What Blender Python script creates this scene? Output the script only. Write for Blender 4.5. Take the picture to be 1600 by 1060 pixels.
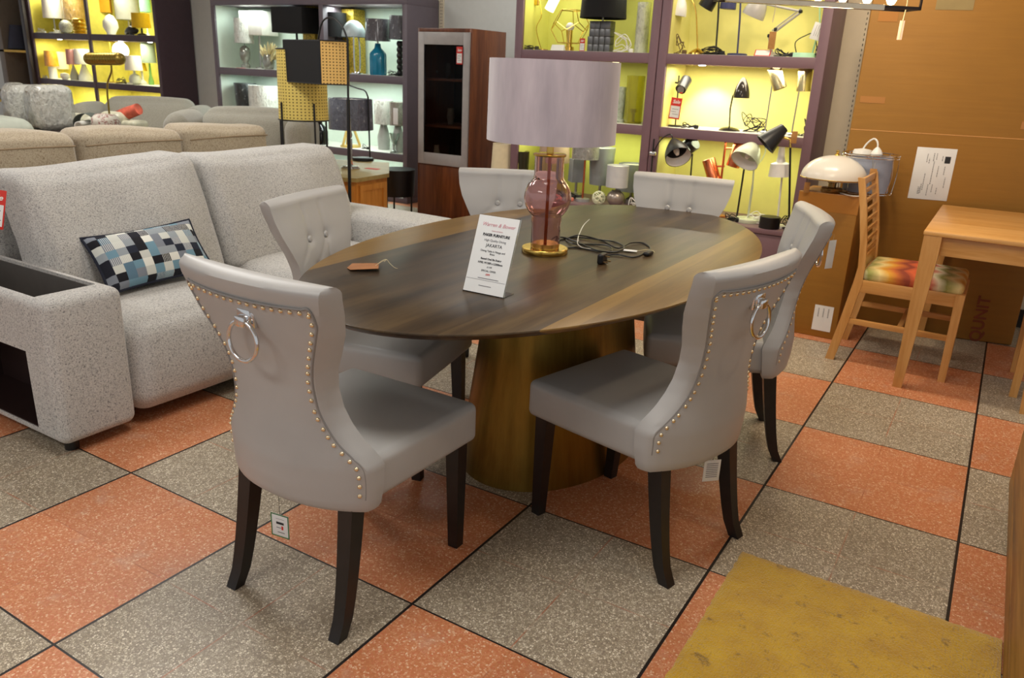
import bpy, bmesh, math, random
from mathutils import Vector, Matrix, Euler
random.seed(7)
for o in list(bpy.data.objects): bpy.data.objects.remove(o, do_unlink=True)
SC = bpy.context.scene
COL = SC.collection
# ---------------- camera (calibrated on the 0.61 m floor tiles) ----------------
FPX = 1229.86
CAMLOC = Vector((2.3232, -0.7698, 1.3562))
def _rz(a): return Matrix(((math.cos(a), -math.sin(a), 0), (math.sin(a), math.cos(a), 0), (0, 0, 1)))
def _rx(b): return Matrix(((1, 0, 0), (0, math.cos(b), -math.sin(b)), (0, math.sin(b), math.cos(b))))
CR = _rz(0.540921485) @ _rx(1.24114613) @ _rz(0.0429368415)
cam_d = bpy.data.cameras.new('camera'); cam = bpy.data.objects.new('camera', cam_d); COL.objects.link(cam)
cam_d.sensor_width = 36; cam_d.lens = FPX / 1600 * 36
cam.matrix_world = Matrix.Translation(CAMLOC) @ CR.to_4x4()
cam_d.clip_start = 0.05; cam_d.clip_end = 60
cam_d.dof.use_dof = True; cam_d.dof.focus_distance = 2.4; cam_d.dof.aperture_fstop = 6.5
SC.camera = cam
# ---------------- world, exposure ----------------
wd = bpy.data.worlds.new('world'); SC.world = wd; wd.use_nodes = True
wd.node_tree.nodes['Background'].inputs[0].default_value = (0.96, 0.98, 1.0, 1)
wd.node_tree.nodes['Background'].inputs[1].default_value = 0.5
SC.view_settings.view_transform = 'Standard'; SC.view_settings.look = 'None'
SC.view_settings.exposure = 0.14; SC.view_settings.gamma = 1.0; SC.view_settings.use_curve_mapping = False
# ---------------- ceiling luminaires' light, with one added fill at the back ----------------
def area(name, loc, size, power, col, rot=(0, 0, 0), sy=None):
    l = bpy.data.lights.new(name, 'AREA'); l.energy = power; l.color = col
    l.shape = 'RECTANGLE'; l.size = size; l.size_y = sy or size
    o = bpy.data.objects.new(name, l); o.location = loc; o.rotation_euler = rot; COL.objects.link(o); return o
def spot(name, loc, power, col, size=110, r=.03, aim=(0, 0, -1), blend=.6):
    l = bpy.data.lights.new(name, 'SPOT'); l.energy = power; l.color = col; l.spot_size = math.radians(size)
    l.spot_blend = blend; l.shadow_soft_size = r
    o = bpy.data.objects.new(name, l); o.location = loc
    o.rotation_euler = Vector(aim).to_track_quat('-Z', 'Y').to_euler(); COL.objects.link(o); return o
COOL = (1.0, 0.985, 0.945); WARM = (1.0, 0.80, 0.56)
area('ceiling_lamp_and_fill', (-1.6, 1.6, 2.82), 1.2, 34, COOL, sy=.6)
area('ceiling_lamp_and_fill', (1.3, 0.6, 2.82), 1.2, 26, COOL, sy=.6)
area('ceiling_lamp_and_fill', (0.2, -1.8, 2.82), 1.4, 30, COOL, sy=.6)
area('ceiling_lamp_and_fill', (-4.2, 3.2, 2.82), 1.2, 45, COOL, sy=.6)
area('ceiling_lamp_and_fill', (-1.5, 5.2, 2.82), 1.0, 14, COOL, sy=.5)  # fill added to brighten the back wall, no fixture known there
area('ceiling_lamp_and_fill', (1.2, 3.1, 2.82), 1.0, 16, (1, .93, .8), sy=.4)
spot('ceiling_spotlight', (1.75, 3.1, 2.75), 58, WARM, 125, .08, (.1, .55, -1))
spot('ceiling_spotlight', (2.9, 1.3, 2.75), 18, WARM, 120, .08, (-.1, .1, -1))
# ---------------- picture-plane helpers: a pixel of the 1600x1060 frame -> a point ----------------
def ray(px, py): return CR @ Vector(((px - 800) / FPX, -(py - 530) / FPX, -1))
def W(px, py, Y):
    d = ray(px, py); return CAMLOC + d * ((Y - CAMLOC.y) / d.y)
def F(px, py, h=0.0):
    d = ray(px, py); return CAMLOC + d * ((h - CAMLOC.z) / d.z)
def closer(p, d):
    v = CAMLOC - p; return p + v.normalized() * d
def K(px, py, Y): return ((Y - CAMLOC.y) / ray(px, py).y) / FPX      # metres per pixel there
# ---------------- object helpers ----------------
def tag(o, label, cat, group=None, kind=None):
    o['label'] = label; o['category'] = cat
    if group: o['group'] = group
    if kind: o['kind'] = kind
    return o
def thing(name, label, cat, loc=(0, 0, 0), rz=0, group=None):
    o = bpy.data.objects.new(name, None); COL.objects.link(o); o.empty_display_size = .05
    o.location = loc; o.rotation_euler = (0, 0, rz)
    return tag(o, label, cat, group)
class MB:
    def __init__(s): s.v = []; s.f = []; s.flat = []
    def add(s, vs, fs, smooth=True):
        n = len(s.v); s.v += [tuple(v) for v in vs]
        for f in fs: s.f.append(tuple(i + n for i in f)); s.flat.append(not smooth)
        return s
    def box(s, x0, x1, y0, y1, z0, z1):
        v = [(x, y, z) for x in (x0, x1) for y in (y0, y1) for z in (z0, z1)]
        return s.add(v, [(0, 1, 3, 2), (4, 6, 7, 5), (0, 4, 5, 1), (2, 3, 7, 6), (0, 2, 6, 4), (1, 5, 7, 3)], False)
    def bbox(s, x0, x1, y0, y1, z0, z1, b=.004):     # box with chamfered edges
        return s.rbox((x0 + x1) / 2, (y0 + y1) / 2, (z0 + z1) / 2, x1 - x0, y1 - y0, z1 - z0, b, 1, 1)
    def hexa(s, bot, top, smooth=False):              # general prism between two rings
        n = len(bot); fs = [tuple(range(n))[::-1], tuple(range(n, 2 * n))]
        fs += [(i, (i + 1) % n, n + (i + 1) % n, n + i) for i in range(n)]
        return s.add(list(bot) + list(top), fs, smooth)
    def lathe(s, prof, loc=(0, 0, 0), seg=32, axis=None, sx=1, sy=1, closed=False, rot=0):
        vs = []; M = Matrix.Identity(3)
        if axis is not None: M = Vector(axis).to_track_quat('Z', 'Y').to_matrix()
        L = Vector(loc)
        for r, z in prof:
            for k in range(seg):
                a = 2 * math.pi * k / seg + rot
                vs.append(L + M @ Vector((max(r, 1e-5) * math.cos(a) * sx, max(r, 1e-5) * math.sin(a) * sy, z)))
        n = len(prof); fs = []
        rng = n if closed else n - 1
        for i in range(rng):
            j = (i + 1) % n
            for k in range(seg):
                l = (k + 1) % seg; fs.append((i * seg + k, i * seg + l, j * seg + l, j * seg + k))
        return s.add(vs, fs)
    def tube(s, pts, r, seg=10, caps=True, closed=False):
        P = [Vector(p) for p in pts]; n = len(P); R = r if isinstance(r, (list, tuple)) else [r] * n
        vs = []; up = None
        for i in range(n):
            a = P[i - 1] if (i > 0 or closed) else P[i]; b = P[(i + 1) % n] if (i < n - 1 or closed) else P[i]
            t = (b - a).normalized() if (b - a).length > 1e-9 else Vector((0, 0, 1))
            if up is None:
                up = Vector((0, 0, 1)) if abs(t.z) < .9 else Vector((1, 0, 0))
            u = (up - t * up.dot(t)).normalized(); w = t.cross(u); up = u
            for k in range(seg):
                an = 2 * math.pi * k / seg
                vs.append(P[i] + u * (R[i] * math.cos(an)) + w * (R[i] * math.sin(an)))
        fs = []
        for i in range(n if closed else n - 1):
            j = (i + 1) % n
            for k in range(seg):
                l = (k + 1) % seg; fs.append((i * seg + k, i * seg + l, j * seg + l, j * seg + k))
        if caps and not closed:
            fs.append(tuple(range(seg))[::-1]); fs.append(tuple((n - 1) * seg + k for k in range(seg)))
        return s.add(vs, fs)
    def cyl(s, x, y, z0, z1, r, r2=None, seg=32):
        r2 = r if r2 is None else r2
        return s.lathe([(0, z0), (r, z0), (r, z0), (r2, z1), (r2, z1), (0, z1)], (x, y, 0), seg)
    def grid(s, P, flip=False):                        # rows of points
        n = len(P); m = len(P[0]); fs = []
        for i in range(n - 1):
            for j in range(m - 1):
                q = (i * m + j, i * m + j + 1, (i + 1) * m + j + 1, (i + 1) * m + j)
                fs.append(q[::-1] if flip else q)
        return s.add([p for r in P for p in r], fs)
    def rbox(s, cx, cy, cz, sx, sy, sz, r=.03, seg=4, inner=6, crown=(0, 0, 0), warp=None):
        H = (sx / 2, sy / 2, sz / 2); r = min(r, *[h * .999 for h in H])
        ax = []
        for h in H:
            c = h - r; L = []
            for k in range(seg + 1): L.append(-(c + r * math.tan(math.pi / 4 * (1 - k / seg))))
            for k in range(1, inner): L.append(-c + 2 * c * k / inner)
            L += [-x for x in L[:seg + 1]][::-1]
            ax.append(L)
        idx = {}; vs = []; fs = []
        def vert(p):
            k = tuple(round(c, 6) for c in p)
            if k in idx: return idx[k]
            q = [max(-(H[i] - r), min(H[i] - r, p[i])) for i in range(3)]
            d = Vector([p[i] - q[i] for i in range(3)])
            if d.length > 1e-9: d = d.normalized() * r
            o = [q[i] + d[i] for i in range(3)]
            u = [max(-1, min(1, p[i] / H[i])) for i in range(3)]
            for a in range(3):
                b, c = [(1, 2), (0, 2), (0, 1)][a]
                o[a] += crown[a] * u[a] * (1 - u[b] ** 2) * (1 - u[c] ** 2)
            w = Vector(o)
            if warp: w = warp(w, u)
            idx[k] = len(vs); vs.append(Vector((w.x + cx, w.y + cy, w.z + cz))); return idx[k]
        for a in range(3):
            b, c = (a + 1) % 3, (a + 2) % 3
            for sgn in (-1, 1):
                for i in range(len(ax[b]) - 1):
                    for j in range(len(ax[c]) - 1):
                        q = []
                        for (ii, jj) in ((i, j), (i + 1, j), (i + 1, j + 1), (i, j + 1)):
                            p = [0, 0, 0]; p[a] = sgn * H[a]; p[b] = ax[b][ii]; p[c] = ax[c][jj]; q.append(vert(p))
                        if len(set(q)) < 4: continue
                        fs.append(q if sgn > 0 else q[::-1])
        return s.add(vs, fs)
    def build(s, name, mat, parent=None, M=None, merge=True):
        me = bpy.data.meshes.new(name); me.from_pydata(s.v, [], s.f)
        for p, fl in zip(me.polygons, s.flat): p.use_smooth = not fl
        bm = bmesh.new(); bm.from_mesh(me)
        if merge: bmesh.ops.remove_doubles(bm, verts=bm.verts, dist=2e-5)
        if M is not None: bm.transform(M)
        bmesh.ops.recalc_face_normals(bm, faces=bm.faces)
        bm.to_mesh(me); bm.free()
        try: me.set_sharp_from_angle(angle=math.radians(42))
        except Exception: pass
        if mat: me.materials.append(mat)
        o = bpy.data.objects.new(name, me); COL.objects.link(o)
        if parent is not None: o.parent = parent
        return o
def top(name, mb, mat, label, cat, group=None): return tag(mb.build(name, mat), label, cat, group)
def struct(name, mb, mat):
    o = mb.build(name, mat); o['kind'] = 'structure'; return o
def shell(prof_out, th):                              # open-ended wall with thickness, closed profile
    return prof_out + [(max(r - th, .0005), z) for r, z in prof_out[::-1]]
def spline(P, n=8, closed=False):
    P = [Vector(p) for p in P]; out = []; m = len(P)
    for i in range(m if closed else m - 1):
        g = lambda k: P[k % m] if closed else P[max(0, min(m - 1, k))]
        a, b, c, d = g(i - 1), g(i), g(i + 1), g(i + 2)
        for k in range(n):
            t = k / n
            out.append(.5 * ((2 * b) + (c - a) * t + (2 * a - 5 * b + 4 * c - d) * t * t + (3 * b - a - 3 * c + d) * t ** 3))
    if not closed: out.append(P[-1])
    return out
def lerp_rows(rows, z):
    for a, b in zip(rows, rows[1:]):
        if z <= b[0]:
            t = (z - a[0]) / (b[0] - a[0]); t = max(0, t); return [p + (q - p) * t for p, q in zip(a, b)]
    return list(rows[-1])
def copy_tree(o, parent=None):
    c = o.copy(); COL.objects.link(c)
    if parent is not None: c.parent = parent
    for ch in list(o.children): copy_tree(ch, c)
    return c
def text(body, size, mat, parent, M, name='lettering', align='CENTER', bold=0.0, ext=.0003, sx=1, font=None, shear=0):
    cu = bpy.data.curves.new(name, 'FONT'); cu.body = body; cu.size = size; cu.align_x = align
    cu.extrude = ext; cu.offset = bold; cu.shear = shear
    t = bpy.data.objects.new(name, cu); COL.objects.link(t)
    bpy.context.view_layer.update()
    me = bpy.data.meshes.new_from_object(t); bpy.data.objects.remove(t, do_unlink=True)
    me.transform(M @ Matrix.Diagonal((sx, 1, 1, 1))); me.materials.clear(); me.materials.append(mat)
    o = bpy.data.objects.new(name, me); COL.objects.link(o); o.parent = parent
    return o
# ---------------- materials ----------------
def srgb(r, g, b):
    f = lambda c: (c / 255 / 12.92) if c <= 10 else ((c / 255 + .055) / 1.055) ** 2.4
    return (f(r), f(g), f(b), 1)
class NT:
    def __init__(s, name):
        s.m = bpy.data.materials.new(name); s.m.use_nodes = True; s.t = s.m.node_tree; s.b = s.t.nodes['Principled BSDF']
    def n(s, typ, **kw):
        nd = s.t.nodes.new(typ)
        for k, v in kw.items():
            if k in ('ins',):
                for i, x in v.items(): nd.inputs[i].default_value = x
            else: setattr(nd, k, v)
        return nd
    def l(s, a, b): s.t.links.new(a, b)
    def math(s, op, a, b=None, c=None):
        nd = s.n('ShaderNodeMath', operation=op)
        for i, x in enumerate((a, b, c)):
            if x is None: continue
            if isinstance(x, (int, float)): nd.inputs[i].default_value = x
            else: s.l(x, nd.inputs[i])
        return nd.outputs[0]
    def mix(s, fac, a, b, mode='MIX'):
        nd = s.n('ShaderNodeMix', data_type='RGBA', blend_type=mode)
        for i, x in ((0, fac), (6, a), (7, b)):
            if isinstance(x, (int, float, tuple)): nd.inputs[i].default_value = x
            else: s.l(x, nd.inputs[i])
        return nd.outputs[2]
    def coord(s, scale=(1, 1, 1), rot=(0, 0, 0), which='Object', loc=(0, 0, 0)):
        c = s.n('ShaderNodeTexCoord'); m = s.n('ShaderNodeMapping')
        m.inputs[1].default_value = loc; m.inputs[2].default_value = rot; m.inputs[3].default_value = scale
        s.l(c.outputs[which], m.inputs[0]); return m.outputs[0]
    def noise(s, v, scale, detail=3, rough=.5):
        nd = s.n('ShaderNodeTexNoise'); nd.inputs['Scale'].default_value = scale; nd.inputs['Detail'].default_value = detail
        nd.inputs['Roughness'].default_value = rough
        if v is not None: s.l(v, nd.inputs['Vector'])
        return nd.outputs[0]
    def ramp(s, f, stops, interp='LINEAR'):
        nd = s.n('ShaderNodeValToRGB'); r = nd.color_ramp; r.interpolation = interp
        while len(r.elements) < len(stops): r.elements.new(.5)
        for e, (p, c) in zip(r.elements, stops): e.position = p; e.color = c if len(c) == 4 else (*c, 1)
        s.l(f, nd.inputs[0]); return nd.outputs[0]
    def bump(s, h, strength=.3, dist=.002):
        nd = s.n('ShaderNodeBump'); nd.inputs['Strength'].default_value = strength; nd.inputs['Distance'].default_value = dist
        s.l(h, nd.inputs['Height']); s.l(nd.outputs[0], s.b.inputs['Normal'])
    def set(s, **kw):
        for k, v in kw.items():
            s.b.inputs[k.replace('_', ' ')].default_value = v
        return s
MATS = {}
def plain(name, rgb, rough=.5, metal=0, var=.06, vs=18, bump=0, **kw):
    if name in MATS: return MATS[name]
    t = NT(name); c = srgb(*rgb); v = t.coord()
    n = t.noise(v, vs, 3)
    d = tuple(x * (1 - var) for x in c[:3]) + (1,); e = tuple(min(1, x * (1 + var)) for x in c[:3]) + (1,)
    t.l(t.ramp(n, [(.3, d), (.7, e)]), t.b.inputs['Base Color'])
    t.set(Roughness=rough, Metallic=metal)
    for k, x in kw.items(): t.b.inputs[k.replace('_', ' ')].default_value = x
    if bump: t.bump(t.noise(v, vs * 12, 2), bump, .001)
    MATS[name] = t.m; return t.m
def wood(name, stops, axis='X', scale=1.0, rough=.35, plank=0, bump=.05, coat=0):
    t = NT(name); s = {'X': (1.2, 14, 14), 'Y': (14, 1.2, 14), 'Z': (14, 14, 1.2)}[axis]
    v = t.coord(tuple(x * scale for x in s))
    n = t.noise(v, 1.6, 6, .62); n2 = t.noise(v, 7, 3, .6)
    f = t.math('MULTIPLY_ADD', n2, .35, t.math('MULTIPLY', n, .75))
    col = t.ramp(f, stops)
    if plank:
        i = {'X': 1, 'Y': 0, 'Z': 0}[axis]
        sp = t.n('ShaderNodeSeparateXYZ'); t.l(t.coord(), sp.inputs[0])
        q = t.math('FLOOR', t.math('DIVIDE', sp.outputs[i], plank))
        w = t.n('ShaderNodeTexWhiteNoise', noise_dimensions='1D'); t.l(q, w.inputs['W'])
        k = t.math('MULTIPLY_ADD', w.outputs[0], .5, .72)
        cc = t.n('ShaderNodeCombineColor'); [t.l(k, cc.inputs[j]) for j in range(3)]
        col = t.mix(1.0, col, cc.outputs[0], 'MULTIPLY')
    t.l(col, t.b.inputs['Base Color']); t.set(Roughness=rough)
    if coat: t.b.inputs['Coat Weight'].default_value = coat; t.b.inputs['Coat Roughness'].default_value = .25
    if bump: t.bump(f, bump, .002)
    return t.m
def glow(name, rgb, strength):
    if name in MATS: return MATS[name]
    t = NT(name); t.set(Base_Color=srgb(*rgb), Emission_Color=srgb(*rgb), Emission_Strength=strength); MATS[name] = t.m; return t.m
def glassy(name, rgb, rough=.05, alpha=None, trans=1.0, ior=1.45):
    if name in MATS: return MATS[name]
    t = NT(name); t.set(Base_Color=srgb(*rgb), Roughness=rough, Transmission_Weight=trans, IOR=ior); MATS[name] = t.m; return t.m
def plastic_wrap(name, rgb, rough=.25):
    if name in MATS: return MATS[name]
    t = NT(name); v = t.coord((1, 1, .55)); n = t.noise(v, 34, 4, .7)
    c = srgb(*rgb); t.l(t.ramp(n, [(.32, tuple(x * .6 for x in c[:3]) + (1,)), (.5, c), (.62, c), (.74, (.8, .82, .8, 1))]), t.b.inputs['Base Color'])  # palest stop: highlight streaks of the film put into the colour
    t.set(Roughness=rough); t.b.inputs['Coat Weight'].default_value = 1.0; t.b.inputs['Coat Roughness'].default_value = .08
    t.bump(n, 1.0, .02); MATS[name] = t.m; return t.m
def fabric(name, c0, c1, c2, scale=1, rough=.9, bump=.5):
    if name in MATS: return MATS[name]
    t = NT(name); v1 = t.coord((330 * scale, 90 * scale, 90 * scale)); v2 = t.coord((90 * scale, 330 * scale, 90 * scale)); v3 = t.coord((90 * scale, 90 * scale, 330 * scale))
    a = t.noise(v1, 1, 2); b = t.noise(v2, 1, 2); c = t.noise(v3, 1, 2)
    m = t.math('MINIMUM', t.math('MINIMUM', a, b), c)
    big = t.noise(t.coord((6, 6, 6)), 1, 3)
    col = t.ramp(m, [(.26, srgb(*c0)), (.36, srgb(*c1)), (.48, srgb(*c2))])
    col = t.mix(t.math('MULTIPLY', big, .22), col, srgb(*c0))
    t.l(col, t.b.inputs['Base Color']); t.set(Roughness=rough); t.b.inputs['Sheen Weight'].default_value = .3
    t.bump(m, bump, .004); MATS[name] = t.m; return t.m
def leather():
    t = NT('grey_leather'); v = t.coord(); n = t.noise(v, 5, 3); 
    t.l(t.ramp(n, [(.3, srgb(172, 170, 167)), (.7, srgb(179, 177, 174))]), t.b.inputs['Base Color'])
    t.set(Roughness=.42); t.b.inputs['Specular IOR Level'].default_value = .45
    vo = t.n('ShaderNodeTexVoronoi'); vo.inputs['Scale'].default_value = 420; t.l(v, vo.inputs['Vector']); t.bump(vo.outputs[0], .12, .0006)
    return t.m
LEATHER = leather()
BLACKWOOD = plain('black_stained_wood', (26, 20, 18), .38, var=.25, vs=30)
CHROME = plain('chrome', (225, 225, 225), .08, 1, .02)
GOLDNAIL = plain('brass_nailhead', (240, 218, 178), .28, 1, .03)
BRASS = plain('brass', (214, 178, 92), .22, 1, .05)
PIPING = plain('dark_piping', (92, 92, 96), .5)
WHITEPL = plain('white_plastic', (232, 230, 224), .35)
BLACKPL = plain('black_plastic', (14, 14, 15), .35)
BLACKMT = plain('black_metal', (16, 15, 16), .4)
PAPER = plain('white_paper', (228, 228, 226), .7, var=.02)
REDPR = plain('red_print', (205, 40, 28), .6, var=.03)
BLACKPR = plain('black_print', (40, 40, 44), .7)
GREYPR = plain('grey_print', (120, 118, 122), .7)
PINKPR = plain('pink_print', (205, 140, 150), .7)
KRAFT = plain('kraft_card', (170, 122, 66), .8, var=.12, vs=40)
TWINE = plain('cream_twine', (214, 200, 160), .9)
LINING = plain('white_lining', (238, 232, 226), .7, var=.02)
# ======================= SETTING =======================
def floor_mat():
    t = NT('terrazzo_tiles'); v = t.coord()
    sp = t.n('ShaderNodeSeparateXYZ'); t.l(v, sp.inputs[0])
    u = t.math('DIVIDE', sp.outputs[0], .61); w = t.math('DIVIDE', sp.outputs[1], .61)
    fu, fw = t.math('FLOOR', u), t.math('FLOOR', w)
    par = t.math('MODULO', t.math('ADD', t.math('ADD', fu, fw), 100), 2)       # 0 orange, 1 grey
    cell = t.n('ShaderNodeTexWhiteNoise', noise_dimensions='2D'); cb = t.n('ShaderNodeCombineXYZ')
    t.l(t.math('FLOOR', t.math('MULTIPLY', u, 2)), cb.inputs[0]); t.l(t.math('FLOOR', t.math('MULTIPLY', w, 2)), cb.inputs[1]); t.l(cb.outputs[0], cell.inputs[0])
    vo = t.n('ShaderNodeTexVoronoi'); vo.inputs['Scale'].default_value = 190; t.l(v, vo.inputs['Vector'])
    chip = t.n('ShaderNodeSeparateColor'); t.l(vo.outputs['Color'], chip.inputs[0])
    e = t.n('ShaderNodeTexVoronoi', feature='DISTANCE_TO_EDGE'); e.inputs['Scale'].default_value = 190; t.l(v, e.inputs['Vector'])
    og = t.ramp(chip.outputs[0], [(0, srgb(186, 118, 74)), (.45, srgb(196, 132, 88)), (.8, srgb(208, 152, 110)), (1, srgb(226, 194, 160))])
    gr = t.ramp(chip.outputs[1], [(0, srgb(142, 130, 110)), (.35, srgb(168, 155, 132)), (.7, srgb(194, 181, 157)), (1, srgb(230, 220, 198))])
    og = t.mix(t.math('LESS_THAN', e.outputs[0], .06), og, srgb(196, 112, 80))
    gr = t.mix(t.math('LESS_THAN', e.outputs[0], .08), gr, srgb(134, 120, 104))
    col = t.mix(par, og, gr)
    k = t.math('MULTIPLY_ADD', cell.outputs[0], .12, .94)
    big = t.noise(t.coord((1.6, 1.6, 1)), 1.5, 4, .6)
    k = t.math('MULTIPLY', k, t.math('MULTIPLY_ADD', big, .36, .82))
    cc = t.n('ShaderNodeCombineColor'); [t.l(k, cc.inputs[j]) for j in range(3)]
    col = t.mix(1.0, col, cc.outputs[0], 'MULTIPLY')
    # whitish scuffs, larger patches
    sc = t.noise(t.coord((3, 3, 1), loc=(4, 2, 0)), 2.2, 5, .68)
    col = t.mix(t.math('MULTIPLY', t.math('GREATER_THAN', sc, .0), t.ramp(sc, [(.56, (0, 0, 0, 1)), (.74, (.28, .28, .28, 1))])), col, srgb(196, 184, 170))
    # faint seams of the quarter tiles, then the black joints
    def line(q, off, half):
        f = t.math('ABSOLUTE', t.math('SUBTRACT', t.math('FRACT', t.math('ADD', q, off)), .5)); return t.math('LESS_THAN', f, half)
    seam = t.math('MAXIMUM', line(u, 0, .0032), line(w, 0, .0032))
    sn = t.noise(t.coord((9, 9, 9)), 1, 2)
    seam = t.math('MULTIPLY', seam, t.ramp(sn, [(.38, (.05, .05, .05, 1)), (.6, (.75, .75, .75, 1))]))
    col = t.mix(seam, col, srgb(168, 98, 66))
    joint = t.math('MAXIMUM', line(u, .5, .0068), line(w, .5, .0045))
    col = t.mix(joint, col, srgb(34, 28, 26))
    t.l(col, t.b.inputs['Base Color'])
    t.l(t.math('MULTIPLY_ADD', big, .25, .26), t.b.inputs['Roughness'])
    t.b.inputs['Specular IOR Level'].default_value = .35
    t.bump(t.math('SUBTRACT', 1.0, joint), .2, .001)
    return t.m
struct('floor', MB().box(-12, 5, -4, 9, -.06, 0), floor_mat())
struct('ceiling', MB().box(-12, 5, -4, 9, 2.9, 3.0), plain('ceiling_white', (225, 224, 218), .9))
CREAM = plain('cream_wall_panel', (214, 202, 178), .7, var=.02)
GREYW = plain('pale_grey_wall', (196, 197, 192), .8, var=.02)
WY, WY2 = 4.76, 6.12
struct('wall_right', MB().box(-.86, 5, WY, WY + .1, 0, 2.9), CREAM)
struct('wall_back', MB().box(-12, -.86, WY2, WY2 + .1, 0, 2.9), GREYW)
struct('wall_return', MB().box(-.88, -.80, WY + .1, WY2 + .1, 0, 2.9), GREYW)
struct('baseboard_right', MB().box(1.4, 5, WY - .018, WY, 0, .11), plain('black_skirting', (24, 22, 22), .5))
# slotted shelving uprights on the walls
SLOTM = plain('slot_dark', (60, 54, 46), .9)
def upright(x, y, lab):
    t = thing('slotted_upright', lab, 'shelf upright', (x, y, 0))
    MB().box(-.028, .028, -.012, 0, .1, 2.88).build('channel', CREAM, t)
    m = MB()
    for i in range(84):
        for s in (-.009, .009): m.box(s - .0025, s + .0025, -.0128, -.0121, .2 + i * .03, .2 + i * .03 + .014)
    o = m.build('slot_row', SLOTM, t); return t
upright(W(1349, 80, WY).x, WY, 'cream slotted shelf upright on wall beside the big cardboard sheet')
upright(-3.02 + .22, WY2, 'pale slotted shelf upright on wall above the tall glass-door cabinet')
# ======================= RUG =======================
def rug():
    t = NT('mustard_pile'); v = t.coord(); n = t.noise(v, 9, 5, .65); s = t.noise(t.coord((1, 1, 1), loc=(3, 1, 0)), 22, 4, .7)
    col = t.ramp(n, [(.3, srgb(184, 138, 6)), (.55, srgb(202, 158, 12)), (.75, srgb(212, 170, 22))])
    col = t.mix(t.ramp(s, [(.60, (0, 0, 0, 1)), (.70, (.75, .75, .75, 1))]), col, srgb(116, 84, 14))
    t.l(col, t.b.inputs['Base Color']); t.set(Roughness=.95); t.b.inputs['Sheen Weight'].default_value = .5
    h = t.math('ADD', t.noise(t.coord((260, 60, 60)), 1, 2), t.noise(v, 180, 2)); t.bump(h, .8, .006)
    rnd = random.Random(3); nx, ny = 60, 120; x0, x1, y0, y1 = 1.885, 2.568, -.9, 1.362
    P = []; z = .012
    for j in range(ny + 1):
        row = []
        for i in range(nx + 1):
            x = x0 + (x1 - x0) * i / nx; y = y0 + (y1 - y0) * j / ny; zz = z + rnd.uniform(-.0007, .0012)
            if i == 0: x += rnd.uniform(-.003, .003); zz = .006
            if j == ny: y += rnd.uniform(-.003, .003); zz = .006
            if i == nx or j == 0: zz = .006
            row.append((x, y, zz))
        P.append(row)
    m = MB().grid(P)
    ring = [P[0][i] for i in range(nx + 1)] + [P[j][nx] for j in range(1, ny + 1)] + [P[ny][i] for i in range(nx - 1, -1, -1)] + [P[j][0] for j in range(ny - 1, 0, -1)]
    b = [(x, y, .0005) for x, y, _ in ring]; n_ = len(ring)
    m.add(b + ring, [(i, (i + 1) % n_, n_ + (i + 1) % n_, n_ + i) for i in range(n_)]); m.add(b, [tuple(range(n_))])
    top('rug', m, t.m, 'mustard yellow pile rug lying on the tiles in the near right corner', 'rug')
rug()
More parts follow.
